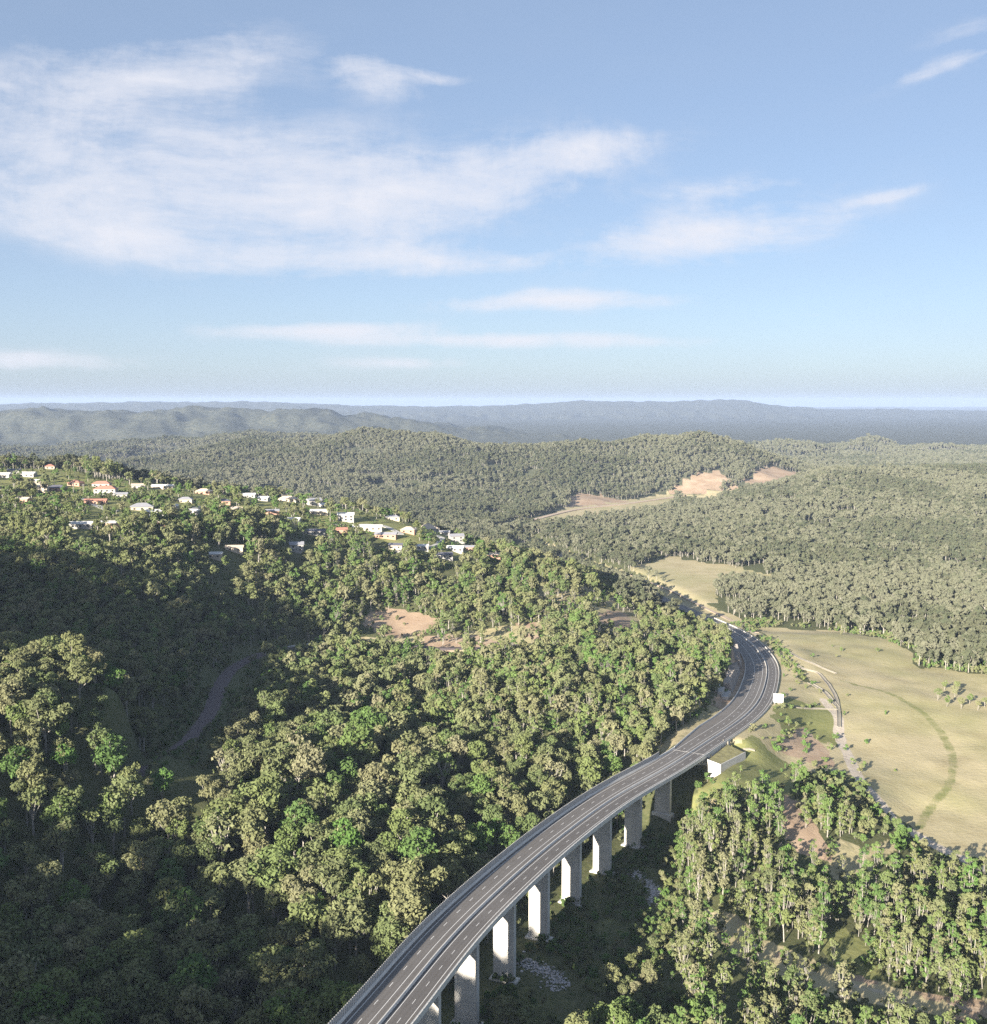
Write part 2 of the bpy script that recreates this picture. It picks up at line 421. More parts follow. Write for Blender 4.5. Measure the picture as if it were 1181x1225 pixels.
def ground_mat():
    m, nt = mat('ground_cover'); b = NB(nt)
    tc = b('ShaderNodeTexCoord'); ge = b('ShaderNodeNewGeometry'); P = ge.outputs['Position']
    def att(nm): return b('ShaderNodeAttribute', attribute_name=nm).outputs['Fac']
    nS = b.noise(P, .35, 6, .65); nM = b.noise(P, .045, 6, .6); nL = b.noise(P, .008, 5, .6); nF = b.noise(P, .035, 10, .85); nG = b.noise(P, .012, 9, .75)
    base = b.ramp(nS, [(.3, (.065,.075,.036)), (.55, (.115,.115,.062)), (.8, (.20,.17,.105))])
    base = b.mix(b.math('MULTIPLY', nM, .7), base, (.070,.090,.030))
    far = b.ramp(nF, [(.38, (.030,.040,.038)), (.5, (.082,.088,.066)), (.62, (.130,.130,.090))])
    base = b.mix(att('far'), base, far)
    dry = b.ramp(nM, [(.3, (.340,.285,.165)), (.5, (.430,.370,.225)), (.72, (.480,.410,.260))])
    dry = b.mix(b.math('MULTIPLY', nS, .45), dry, (.30,.265,.150))
    dry = b.mix(b.ramp(nL, [(.48, (0,0,0)), (.68, (.5,.5,.5))]), dry, (.235,.245,.095))
    dirt = b.ramp(nM, [(.3, (.300,.215,.150)), (.55, (.400,.305,.215)), (.75, (.470,.385,.285))])
    dirt = b.mix(b.math('MULTIPLY', nS, .5), dirt, (.26,.18,.12))
    grn = b.mix(b.math('MULTIPLY', nM, .8), b.ramp(nS, [(.3, (.095,.125,.040)), (.7, (.200,.215,.080))]), (.27,.25,.115))
    pale = b.ramp(nS, [(.3, (.40,.34,.27)), (.7, (.52,.46,.38))])
    jig = b.math('MULTIPLY_ADD', b.noise(P, .11, 5, .65), .9); nt.nodes[-1].inputs[2].default_value = -.45
    c = base
    for nm, colr in (('dry', dry), ('green', grn), ('dirt', dirt), ('pale', pale), ('ballast', (.135,.112,.110))):
        a = att(nm); f = b.math('ADD', a, b.math('MULTIPLY', jig, b.math('MULTIPLY', b.math('MULTIPLY', a, b.math('SUBTRACT', 1.0, a)), 4.0)), True)
        f = b.ramp(f, [(.35, (0,0,0)), (.62, (1,1,1))])
        c = b.mix(f, c, colr)
    bmp = b('ShaderNodeBump', i_Strength=.4, i_Distance=1.0); b.l(nS, bmp.inputs['Height'])
    d = b('ShaderNodeBsdfPrincipled', i_Roughness=.95); d.inputs['Specular IOR Level'].default_value = .1
    b.l(c, d.inputs['Base Color']); b.l(bmp.outputs[0], d.inputs['Normal'])
    o = b('ShaderNodeOutputMaterial'); b.l(d.outputs[0], o.inputs[0]); return m
M_GROUND = ground_mat()

# ------------------------------------------------------------------ tracks (need the raw terrain first)
def track(pix, hw, flat, tmin=330, tmax=3200, level=None, dzs=0):
    P = np.array([hit(a, b_, tmin, tmax) for a, b_ in pix])
    P = resample(P, 4.0, 2)
    if level is None:
        z = H(P[:,0], P[:,1]); k = np.ones(9)/9; P[:,2] = np.convolve(np.pad(z,4,mode='edge'), k, 'valid')
    else: P[:,2] = level
    return P
def rail_pts():
    out = []
    for a, b_ in [(150,948),(176,922),(205,902),(232,880),(252,850),(262,824),(276,802),(300,788),(332,777),(390,769),(430,767),(480,771),(520,775),(570,775),(620,772)]:
        d = ray(a, b_); t = 190/-d[2]; out.append(d*t)
    return resample(np.array(out), 4.0, 8)
RAIL = rail_pts()
TRACKS.append((RAIL, 4.5, 1.0))
ACCESS = track([(985,838),(1003,858),(1004,880),(1015,905),(1030,935),(1055,962),(1090,995),(1130,1018),(1181,1040),(1230,1062)], 2, 0)
DIRTLINE = track([(848,1093),(880,1115),(920,1140),(965,1160),(1020,1178),(1080,1195),(1150,1205),(1220,1212)], 3, 0)

# ------------------------------------------------------------------ terrain mesh
def pip(px, py, poly):
    inside = np.zeros(px.shape, bool); n = len(poly); j = n-1
    for i in range(n):
        xi, yi = poly[i]; xj, yj = poly[j]
        c = ((yi > py) != (yj > py)) & (px < (xj-xi)*(py-yi)/(yj-yi+1e-12)+xi)
        inside ^= c; j = i
    return inside
FIELD = [(902,752),(940,750),(1000,755),(1050,763),(1085,776),(1100,800),(1140,803),(1181,808),(1260,825),(1260,1075),(1181,1040),(1130,1020),(1090,990),(1055,960),(1030,930),(1015,900),(1005,860),(985,830),(960,805),(938,775)]
BATTER = [(842,935),(855,905),(905,872),(930,845),(936,800),(985,830),(1005,860),(1015,900),(1030,930),(1000,925),(960,925),(935,955),(960,975),(900,965),(880,945),(850,975),(815,990),(838,940)]
PILE = [(958,868),(925,896),(945,905),(985,920),(1003,918),(990,900)]
FGRASS = [(755,680),(800,666),(835,670),(880,679),(935,690),(925,702),(868,697),(852,706),(862,722),(893,748),(870,742),(830,718),(800,702)]
CLEAR_A = [(676,606),(684,592),(700,590),(752,600),(720,605)]
CLEAR_B = [(800,592),(815,575),(840,565),(862,563),(880,577),(860,587),(830,592)]
CLEAR_C = [(876,588),(895,572),(905,562),(925,558),(950,564),(975,571),(940,578),(925,584),(900,585)]
CLEAR_D = [(800,592),(860,587),(900,584),(880,592),(850,602),(820,600)]
FARTRACK = [(600,634),(640,622),(690,610),(750,603),(800,596),(820,592)]
SCAR = [(430,745),(440,732),(475,728),(505,735),(530,745),(500,760),(465,762)]
SHELF = [(420,760),(520,760),(640,745),(650,765),(600,783),(540,785),(470,775)]
REDROCK = [(700,735),(735,730),(758,742),(750,757),(715,755)]
BRUSH = [(640,700),(700,700),(760,730),(770,760),(700,770),(640,750)]
RAILOPEN = [(140,1000),(225,975),(300,860),(318,800),(300,778),(270,785),(200,860),(160,925)]
LOWWOOD = [(640,1240),(690,1130),(780,1040),(812,1050),(835,1100),(805,1160),(835,1240)]
ROADSHADE = [(728,676),(770,690),(830,715),(890,743),(905,757),(870,760),(820,745),(770,712)]
FARVIEW = [(630,622),(690,603),(760,596),(800,588),(812,600),(800,611),(700,624),(640,640)]
RDIRT = [(935,950),(960,960),(985,1000),(1000,1030),(955,1020),(935,1000)]
RDIRT2 = [(985,1010),(1010,1000),(1035,1015),(1060,1000),(1075,1015),(1040,1045),(1000,1055)]
RGREEN = [(975,1125),(1010,1110),(1040,1135),(1060,1170),(1010,1170)]
RSTRIP = [(840,1085),(880,1095),(920,1125),(960,1145),(1010,1160),(1060,1175),(1120,1190),(1181,1195),(1240,1200),(1240,1222),(1150,1218),(1060,1205),(990,1190),(930,1165),(880,1140),(850,1110)]
UNDER = [(520,1225),(560,1180),(640,1090),(700,1030),(760,985),(810,945),(840,935),(815,1000),(800,1040),(830,1100),(740,1160),(690,1225)]
GULLYTREES = [(925,898),(965,920),(1010,940),(1060,985),(1090,1000),(1080,1030),(1040,1010),(985,975),(950,945)]
HOUSEZONE = [(-40,555),(60,552),(110,572),(250,580),(340,588),(460,605),(540,628),(560,650),(600,668),(540,670),(500,665),(440,640),(360,640),(300,620),(200,625),(100,640),(-40,625)]
LITSLOPE = [(380,640),(500,660),(640,690),(760,745),(860,775),(870,830),(800,880),(730,905),(650,950),(560,880),(480,800),(400,770)]

def build_terrain():
    th = np.r_[np.linspace(-PI, -.8, 40, endpoint=False), np.linspace(-.8, -.5, 30, endpoint=False), np.linspace(-.5, .5, 430, endpoint=False), np.linspace(.5, .8, 30, endpoint=False), np.linspace(.8, PI, 40, endpoint=False)]
    r = np.r_[np.linspace(40, 300, 22, endpoint=False), np.geomspace(300, 1300, 250, endpoint=False), np.geomspace(1300, 5500, 130, endpoint=False), np.geomspace(5500, 43000, 110)]
    R, TH = np.meshgrid(r, th, indexing='ij')
    x = (R*np.sin(TH)).ravel(); y = (R*np.cos(TH)).ravel()
    z = H(x, y)
    nr, nt_ = len(r), len(th)
    i = np.arange(nr-1)[:,None]; j = np.arange(nt_)[None]
    a = i*nt_+j; b_ = i*nt_+(j+1)%nt_
    F = np.stack([a, b_, b_+nt_, a+nt_], -1).reshape(-1,4)
    # centre cap
    k = len(x); x = np.r_[x, 0]; y = np.r_[y, 0]; z = np.r_[z, H1(0, 1.0)]
    me = bpy.data.meshes.new('ground')
    nq = len(F); tri = np.stack([np.full(nt_, k), (np.arange(nt_)+1)%nt_, np.arange(nt_)], -1)
    loops = np.r_[F[:, ::-1].ravel(), tri[:, ::-1].ravel()].astype(np.int32)
    me.vertices.add(len(x)); me.vertices.foreach_set('co', np.stack([x,y,z],-1).ravel().astype(np.float32))
    me.loops.add(len(loops)); me.loops.foreach_set('vertex_index', loops)
    me.polygons.add(nq+nt_); me.polygons.foreach_set('loop_start', np.r_[np.arange(nq)*4, nq*4+np.arange(nt_)*3].astype(np.int32))
    me.polygons.foreach_set('use_smooth', np.ones(nq+nt_, bool))
    me.update(calc_edges=True)
    px, py = proj(x, y, z); rr = np.hypot(x, y)
    jx = px+fbm(x, y, 30, 3, 77)*8; jy = py+fbm(x, y, 30, 3, 78)*4
    def reg(poly, t0, t1): return (pip(jx, jy, poly) & (y > t0) & (y < t1)).astype(np.float32)
    dry = np.maximum.reduce([reg(FIELD,480,1130), reg(BATTER,520,900)*.8, reg(FGRASS,1250,1800), reg(CLEAR_D,2200,3000)*.8, reg(FARVIEW,2000,3000)*.8, reg(ROADSHADE,1000,1900)*.7, reg(SHELF,820,1010)*.7, reg(BRUSH,850,1150)*.6, reg(RDIRT2,440,640)*.6, reg(RSTRIP,380,560)*.95])
    green = np.maximum.reduce([reg(RGREEN,380,600), reg(UNDER,360,620)*.35, reg(HOUSEZONE,900,1450)*.75, reg(BATTER,520,900)*(fbm(x,y,50,3,5) > .12)*.9])
    dirt = np.maximum.reduce([reg(PILE,560,800), reg(CLEAR_A,2200,2900), reg(CLEAR_B,2200,3000), reg(CLEAR_C,2400,3100), reg(SCAR,850,1010), reg(SHELF,820,1010)*(fbm(x,y,40,3,6) > 0), reg(REDROCK,850,1100), reg(RDIRT,450,680), reg(RSTRIP,380,560)*(fbm(x,y,25,3,8) > .3)])
    def near(P, hw):
        out = np.zeros(len(x), np.float32)
        mn = P[:, :2].min(0)-hw; mx = P[:, :2].max(0)+hw
        m = (x > mn[0]) & (x < mx[0]) & (y > mn[1]) & (y < mx[1])
        q = ((x[m][:,None]-P[None,:,0])**2+(y[m][:,None]-P[None,:,1])**2).min(1)
        out[m] = 1-sstep(hw*.55, hw, np.sqrt(q)); return out
    pale = np.maximum.reduce([near(ACCESS,4.6), near(DIRTLINE,4.0)*.4])
    ballast = near(RAIL, 6.5)
    d, s, rz = near_road(x, y)
    side = (np.abs(d) < HALF+14) & (s > S_END) & (d > 0); dry = np.maximum(dry, side*.7)
    cut = (d < 0) & (np.abs(d) < HALF+17) & (s > S_END+10) & (s < S_END+520); dirt = np.maximum(dirt, cut*.62*(s > S_END+120)); dry = np.maximum(dry, cut*.6*(s <= S_END+120))
    # mown green track through the field
    GT = track([(1185,905),(1140,880)],2,0) if False else None
    P = np.array([hit(*q) for q in [(1010,815),(1060,828),(1100,850),(1128,880),(1140,910),(1135,940),(1115,965),(1098,990)]]); P = resample(P, 4, 2)
    green = np.maximum(green, near(P, 4.6)*.52)
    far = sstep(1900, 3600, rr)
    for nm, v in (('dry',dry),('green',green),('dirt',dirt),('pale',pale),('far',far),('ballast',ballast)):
        at = me.attributes.new(nm, 'FLOAT', 'POINT'); at.data.foreach_set('value', np.asarray(v, np.float32))
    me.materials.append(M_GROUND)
    o = bpy.data.objects.new('ground', me); COL.objects.link(o); tag(o, kind='structure'); return o
build_terrain()

# ------------------------------------------------------------------ trees
def tubes(paths, n=5):
    m = MB()
    for pts, rad in paths: m.tube(pts, rad, n)
    return m
def make_tree(seed, h, cr, base, nl, npl, ls, lobe=(.26,.40), flat=.8, limbs=5, tr=.28, top=.97, updir=-.35):
    g = np.random.default_rng(seed)
    lob = []
    tries = 0
    while len(lob) < nl and tries < 4000:
        tries += 1
        q = g.uniform(-1, 1, 3)
        if (q**2).sum() > 1: continue
        if (q**2).sum() < .22 and nl > 5: continue
        lr = cr*g.uniform(*lobe)
        c = np.array([q[0]*(cr-lr*.6), q[1]*(cr-lr*.6), h*(base+top)/2+q[2]*(h*(top-base)/2-lr*.5)])
        # crowns narrow a little to the bottom
        if q[2] < -.35: c[:2] *= .72
        lob.append((c, lr))
    V = []
    for c, lr in lob:
        n = int(npl*(lr/cr/.33)**2)+3
        d = g.normal(size=(n,3)); d /= np.linalg.norm(d,axis=1)[:,None]
        d = d[d[:,2] > updir-g.random(len(d))*.35]
        n = len(d)
        pos = c+d*lr*g.uniform(.62,1.08,(n,1))*np.array([1,1,flat])
        nn = d*1.0+g.normal(size=(n,3))*.5; nn /= np.linalg.norm(nn,axis=1)[:,None]
        a = np.cross(nn, g.normal(size=(n,3))); a /= np.linalg.norm(a,axis=1)[:,None]+1e-9; b_ = np.cross(nn, a)
        s = ls*g.uniform(.6,1.35,(n,1)); s2 = s*g.uniform(.45,.95,(n,1))
        k1 = g.uniform(.2,1,(n,1)); k2 = g.uniform(.2,1,(n,1))
        V.append(np.stack([pos-a*s, pos-b_*s2*k1, pos+a*s*k2, pos+b_*s2], 1))
    V = np.concatenate(V)
    paths = []
    lean = g.normal(size=2)*h*.02
    th = h*(base+.25*(top-base))
    paths.append(([(0,0,-1.5),(lean[0]*.4,lean[1]*.4,th*.5),(lean[0],lean[1],th)], [tr*1.25, tr, tr*.7]))
    order = g.permutation(len(lob))[:limbs]
    for i in order:
        c, lr = lob[i]; z0 = th*g.uniform(.42,1.0); f = z0/th
        p0 = np.array([lean[0]*f, lean[1]*f, z0]); mid = (p0+c)/2+np.array([0,0,-.06*h]); 
        paths.append(([p0, mid, c], [tr*.62, tr*.48, tr*.22]))
    return V, tubes(paths, 5)
def tree_meshes(name, seed, lm, **kw):
    V, tb = make_tree(seed, **kw)
    crown = quadmesh(name+'_crown', V, [lm])
    me = bpy.data.meshes.new(name+'_trunk'); me.from_pydata(tb.V, [], tb.F); me.materials.append(M_BARK); me.update()
    return crown, me
def combined(name, seed, lm, **kw):
    V, tb = make_tree(seed, **kw); nv = len(V)*4
    Vs = np.vstack([V.reshape(-1,3), np.array(tb.V)])
    me = bpy.data.meshes.new(name)
    fl = [f for f in tb.F]
    me.from_pydata(Vs.tolist(), [], [tuple(range(4*i,4*i+4)) for i in range(len(V))]+[tuple(nv+k for k in f) for f in fl])
    me.materials.append(lm); me.materials.append(M_BARK)
    mi = np.r_[np.zeros(len(V), np.int32), np.ones(len(fl), np.int32)]; me.polygons.foreach_set('material_index', mi); me.update()
    return me
BROAD = dict(h=17, cr=6.2, base=.38, nl=22, npl=70, ls=.62, limbs=6)
SLIM = dict(h=17, cr=3.1, base=.17, nl=24, npl=30, ls=.55, limbs=12, tr=.18, lobe=(.22,.38), top=1.0)
NB_ = 7
KINDS = {}
KINDS['broad'] = [tree_meshes('gum', 100+k, [M_LEAF,M_LEAF,M_LEAFO,M_LEAF,M_LEAFO,M_LEAF,M_LEAFG][k], **{**BROAD, 'h':15+1.0*k%5, 'cr':5.2+.4*(k%4), 'nl':18+2*(k%5)}) for k in range(NB_)]
KINDS['broad'].append(tree_meshes('gum', 131, M_LEAFO, **{**BROAD, 'h':16, 'cr':5.0, 'nl':16, 'npl':20, 'limbs':14, 'tr':.34}))
KINDS['slim'] = [tree_meshes('sapling', 200+k, [M_LEAFO,M_LEAFG,M_LEAFO,M_LEAF,M_LEAFG][k], **{**SLIM, 'h':14+1.5*k}) for k in range(5)]
KINDS['slim'].append(tree_meshes('sapling', 231, M_LEAFO, **{**SLIM, 'h':15, 'npl':12, 'limbs':12, 'tr':.24}))
KINDS['garden'] = [tree_meshes('garden', 300+k, [M_LEAFG,M_LEAF,M_LEAFG,M_LEAFO][k], h=9+1.2*k, cr=3.9+.3*k, base=.2, nl=14, npl=36, ls=.8, limbs=4) for k in range(4)]
KINDS['shrub'] = [tree_meshes('shrub', 350+k, [M_LEAFG,M_LEAFG,M_LEAF][k], h=4.2+.6*k, cr=2.3, base=.1, nl=8, npl=40, ls=.5, limbs=3, tr=.1) for k in range(3)]
def template(name, me):
    return bpy.data.objects.new(name, me)
def tcoll(name, meshes):
    c = bpy.data.collections.new(name)
    for k, me in enumerate(meshes): c.objects.link(template('%s_%02d' % (name, k), me))
    return c
TC = {}
TC['mid'] = tcoll('mid_gum', [combined('mid_gum', 400+k, [M_LEAF,M_LEAFO,M_LEAF,M_LEAF,M_LEAFG,M_LEAFO][k], h=15+k%3, cr=4.9+.3*(k%3), base=.36, nl=14, npl=34, ls=.85, limbs=4) for k in range(6)])
TC['near'] = tcoll('near_gum', [combined('near_gum', 100+k, [M_LEAF,M_LEAF,M_LEAFO,M_LEAF,M_LEAFO,M_LEAF,M_LEAFG][k], **{**BROAD, 'h':15+1.0*k%5, 'cr':5.2+.4*(k%4), 'nl':18+2*(k%5)}) for k in range(NB_)])
TC['slim'] = tcoll('slim_gum', [combined('slim_gum', 200+k, [M_LEAFO,M_LEAFG,M_LEAFO,M_LEAF,M_LEAFG][k], **{**SLIM, 'h':14+1.5*k}) for k in range(5)])
TC['far'] = tcoll('far_gum', [combined('far_gum', 500+k, M_LEAFF if k < 4 else M_LEAFF2, h=15+k%3, cr=4.6+.3*(k%3), base=.30, nl=7, npl=13, ls=1.5, limbs=2, lobe=(.34,.5)) for k in range(6)])
TC['bush'] = tcoll('bush', [combined('bush', 600+k, [M_LEAFG,M_LEAF,M_LEAFO,M_LEAFG][k], h=3.2+k*.5, cr=1.9, base=.05, nl=6, npl=22, ls=.55, limbs=2, tr=.08) for k in range(4)])

def scatter_obj(name, pts, rot, sc, vi, coll, label, cat):
    me = bpy.data.meshes.new(name); me.vertices.add(len(pts)); me.vertices.foreach_set('co', np.asarray(pts, np.float32).ravel())
    for nm, ty, key, v in (('rz','FLOAT','value',rot),('vi','INT','value',vi)):
        a = me.attributes.new(nm, ty, 'POINT'); a.data.foreach_set(key, np.asarray(v, np.int32 if ty == 'INT' else np.float32))
    a = me.attributes.new('sc', 'FLOAT_VECTOR', 'POINT'); a.data.foreach_set('vector', np.asarray(sc, np.float32).ravel())
    o = bpy.data.objects.new(name, me); COL.objects.link(o)
    ng = bpy.data.node_groups.new(name+'_scatter', 'GeometryNodeTree')
    ng.interface.new_socket('Geometry', in_out='INPUT', socket_type='NodeSocketGeometry'); ng.interface.new_socket('Geometry', in_out='OUTPUT', socket_type='NodeSocketGeometry')
    N = ng.nodes.new; L = ng.links.new
    gi = N('NodeGroupInput'); go = N('NodeGroupOutput'); ip = N('GeometryNodeInstanceOnPoints'); ci = N('GeometryNodeCollectionInfo')
    ci.inputs['Collection'].default_value = coll; ci.inputs['Separate Children'].default_value = True; ci.inputs['Reset Children'].default_value = True
    ip.inputs['Pick Instance'].default_value = True
    def na(nm, ty):
        n = N('GeometryNodeInputNamedAttribute'); n.data_type = ty; n.inputs['Name'].default_value = nm
        return [s_ for s_ in n.outputs if s_.enabled and s_.name == 'Attribute'][0]
    cx = N('ShaderNodeCombineXYZ'); L(na('rz','FLOAT'), cx.inputs['Z'])
    L(gi.outputs[0], ip.inputs['Points']); L(ci.outputs[0], ip.inputs['Instance']); L(na('vi','INT'), ip.inputs['Instance Index'])
    L(cx.outputs[0], ip.inputs['Rotation']); L(na('sc','FLOAT_VECTOR'), ip.inputs['Scale']); L(ip.outputs[0], go.inputs[0])
    md = o.modifiers.new('scatter', 'NODES'); md.node_group = ng
    tag(o, label, cat, kind='stuff'); return o

# ------------------------------------------------------------------ houses (positions first; trees keep clear of them)
R_RED = simple('terracotta_roof', (.36,.175,.125), .15, 1.2, .7); R_WHT = simple('pale_metal_roof', (.52,.51,.49), .06, .6, .45)
R_GRY = simple('grey_roof', (.26,.26,.28), .12, .8, .6); R_DRK = simple('dark_roof', (.10,.10,.12), .12, .8, .6); R_TAN = simple('tan_roof', (.48,.40,.31), .1, .8, .7)
W_WHT = simple('white_wall', (.33,.315,.29), .06, .4, .8); W_BRK = simple('brick_wall', (.40,.24,.17), .18, 1.2, .85); W_CRM = simple('cream_wall', (.44,.38,.30), .06, .4, .8)
M_GLASS, _nt = mat('window_glass'); _b = NB(_nt); _p = _b('ShaderNodeBsdfPrincipled', i_Roughness=.08); _p.inputs['Base Color'].default_value = (.02,.025,.03,1); _o = _b('ShaderNodeOutputMaterial'); _b.l(_p.outputs[0], _o.inputs[0])
# px, py, length, depth, storeys, rot, roof mat, wall mat, style, label
HL = [
 (4,568,18,10,1,.1,R_WHT,W_WHT,'g','pale roofed bungalow at the far left end of the ridge top'),
 (17,563,16,9,1,.2,R_DRK,W_WHT,'g','dark roofed bungalow beside a pale roofed one at the left end of the ridge'),
 (34,567,20,10,1,-.1,R_WHT,W_WHT,'g','long bright white house near the left end of the ridge top'),
 (60,558,13,10,1,.3,R_RED,W_CRM,'h','small red roofed house farthest back on the left of the ridge'),
 (52,586,11,11,2,.2,R_TAN,W_CRM,'g','tall cream gabled house next to a dark roofed one'),
 (69,584,22,11,1,.1,R_DRK,W_BRK,'h','wide dark roofed brick house beside the cream gabled house'),
 (91,578,17,12,1,-.2,R_RED,W_BRK,'h','terracotta hipped house just left of the pair of big red roofs'),
 (122,579,22,11,1,.05,R_RED,W_WHT,'h','upper of two big red roofed white houses on the ridge'),
 (127,589,26,13,2,.05,R_RED,W_WHT,'h','lower of two big red roofed white houses with two storeys'),
 (115,600,24,9,1,.1,R_RED,W_BRK,'g','long low red roofed house in front of the two big red roofs'),
 (166,581,17,9,1,.2,R_TAN,W_WHT,'g','small tan roofed house half hidden right of the red roofs'),
 (195,582,28,9,1,0,R_WHT,W_CRM,'g','long thin white roof lying behind trees right of the red roofs'),
 (170,607,24,14,1,.3,R_GRY,W_CRM,'h','large grey hipped roof above the curving street'),
 (185,613,22,10,1,.15,R_WHT,W_WHT,'g','flat pale roof right of the large grey hipped roof'),
 (98,628,22,10,1,.1,R_WHT,W_WHT,'g','white roofed house low on the left above the shaded trees'),
 (132,627,20,9,1,.0,R_WHT,W_BRK,'g','pale roof beside a bright green round tree'),
 (192,626,12,9,1,.4,R_TAN,W_BRK,'g','small orange brick house low on the slope'),
 (208,606,10,8,1,.1,R_WHT,W_WHT,'g','tiny white shed roof between trees on the ridge'),
 (244,588,20,12,1,-.1,R_TAN,W_BRK,'h','pinkish brick house with a tan hipped roof in the middle of the ridge'),
 (297,592,20,9,1,.05,R_WHT,W_WHT,'g','bright white gabled roof on the skyline in mid ridge'),
 (316,596,14,9,1,-.2,R_WHT,W_WHT,'g','small white house just right of the bright white gable'),
 (344,597,24,13,1,.05,R_TAN,W_CRM,'h','broad tan hipped roof on the skyline'),
 (376,602,18,12,2,.5,R_GRY,W_WHT,'g','tall white gabled house with a grey roof'),
 (388,604,11,9,1,.5,R_WHT,W_WHT,'g','white garage beside the tall white gabled house'),
 (382,612,22,10,1,.1,R_WHT,W_CRM,'g','pale roof in front of the tall white gabled house'),
 (436,608,34,11,1,.0,R_WHT,W_WHT,'g','very long white roofed house on the skyline of the ridge'),
 (414,620,20,12,2,.1,R_WHT,W_WHT,'g','two storey white house below the very long white roof'),
 (440,631,36,11,1,.0,R_WHT,W_CRM,'g','long pale house with a row of windows in mid slope'),
 (377,636,24,10,1,.1,R_DRK,W_WHT,'g','dark roofed house with white posts on the lower slope'),
 (355,656,15,12,2,.2,R_GRY,W_WHT,'g','white house with stacked balconies alone below the others'),
 (257,664,15,9,1,.1,R_WHT,W_CRM,'g','left one of two pale roofs lowest on the slope'),
 (281,656,18,9,1,.1,R_TAN,W_CRM,'g','right one of two pale roofs lowest on the slope'),
 (462,640,26,11,1,-.1,R_GRY,W_BRK,'g','low grey roofed brick house left of the pyramid roof'),
 (489,634,18,12,1,-.2,R_TAN,W_BRK,'h','tan roofed brick house beside the pyramid roof'),
 (512,628,26,22,1,.4,R_TAN,W_WHT,'h','large pale pyramid roof at the right end of the ridge'),
 (532,637,13,9,1,.1,R_GRY,W_WHT,'g','small grey garage right of the pyramid roof'),
 (546,645,18,12,2,.3,R_GRY,W_WHT,'g','white two storey house below the grey garage'),
 (545,656,20,11,1,-.1,R_WHT,W_WHT,'g','brightest white house low at the right end of the ridge'),
 (531,664,20,11,1,.2,R_DRK,W_WHT,'g','dark roofed house lowest at the right end of the ridge'),
 (590,664,20,9,1,.15,R_TAN,W_BRK,'g','left of two tan roofs out along the ridge spur'),
 (606,662,22,10,1,.2,R_TAN,W_CRM,'g','right of two tan roofs out along the ridge spur'),

 (3,588,15,9,1,.1,R_GRY,W_BRK,'g','small grey roof at the left edge of the picture below the long white house'),
 (42,576,14,9,1,.3,R_WHT,W_CRM,'g','small cream house right below the long white house on the left'),
 (28,598,16,9,1,-.2,R_TAN,W_BRK,'g','low brick house under trees left of the cream gabled house'),
 (146,592,13,9,1,.2,R_GRY,W_WHT,'g','small grey roofed house just right of the red roofed pair'),
 (222,598,17,10,1,.1,R_GRY,W_CRM,'h','grey hipped house in trees left of the pinkish brick house'),
 (232,612,14,9,1,-.2,R_WHT,W_WHT,'g','small pale house below the pinkish brick house'),
 (268,600,16,10,1,.2,R_DRK,W_BRK,'h','dark hipped brick house right of the pinkish brick house'),
 (284,609,14,9,1,0,R_TAN,W_CRM,'g','tan roofed house below the bright white gabled roof'),
 (326,612,16,9,1,.2,R_GRY,W_BRK,'g','low grey roof below the broad tan hipped roof'),
 (352,622,15,9,1,-.1,R_WHT,W_WHT,'g','pale cottage left of the two storey white house'),
 (408,634,15,9,1,.2,R_RED,W_BRK,'g','only red roofed house on the right half of the ridge'),
 (470,619,18,10,1,.1,R_GRY,W_CRM,'h','grey hipped house right of the very long white roof'),
 (490,618,13,9,1,.2,R_WHT,W_CRM,'g','small pale roof behind the pyramid roof'),
 (474,653,16,10,1,-.1,R_DRK,W_CRM,'g','dark roofed house below the low grey roofed brick house'),
 (505,654,15,9,1,.1,R_WHT,W_WHT,'g','small pale house in front of the pyramid roof'),
 (562,655,14,9,1,.1,R_GRY,W_BRK,'g','small grey roof between the brightest white house and the spur roofs'),
]
HPOS = []
for hh in HL:
    p = hit(hh[0], hh[1]+3, 700, 1500); HPOS.append(p)
def build_house(p, L_, D, st, rot, rm, wm, style, label):
    root = empty('house', (p[0], p[1], p[2]), rot); tag(root, label, 'house', 'houses on the ridge')
    hgt = 3.0*st+.3
    MB().box(-L_/2,L_/2,-D/2,D/2,-3,hgt).build('wall', wm, root)
    e = .7; rh = D*.24 if style == 'g' else min(L_,D)*.28
    x0,x1,y0,y1 = -L_/2-e,L_/2+e,-D/2-e,D/2+e
    ins = 0 if style == 'g' else min(D/2+e, L_/2+e)*.98
    V = [(x0,y0,hgt),(x1,y0,hgt),(x1,y1,hgt),(x0,y1,hgt),(x0+ins,0,hgt+rh),(x1-ins,0,hgt+rh)]
    V2 = [(a,b_,c+.25) for a,b_,c in V]
    Vt = V+V2[:0]
    F = [(0,1,5,4),(2,3,4,5),(1,2,5),(3,0,4),(3,2,1,0)]
    mk('roof', V, F, rm, root)
    n = max(2, int(L_/5))
    for q in range(n):
        xx = -L_/2+L_*(q+.5)/n
        for k in range(st):
            MB().box(xx-.9,xx+.9,-D/2-.06,-D/2+.05,.9+3*k,2.3+3*k).build('window', M_GLASS, root)
    MB().box(L_/2-.05,L_/2+.06,-.5,.5,0,2.1).build('door', R_GRY, root)
    return root
for hh, p in zip(HL, HPOS): build_house(p, hh[2]*.82, hh[3]*.85, *hh[4:])

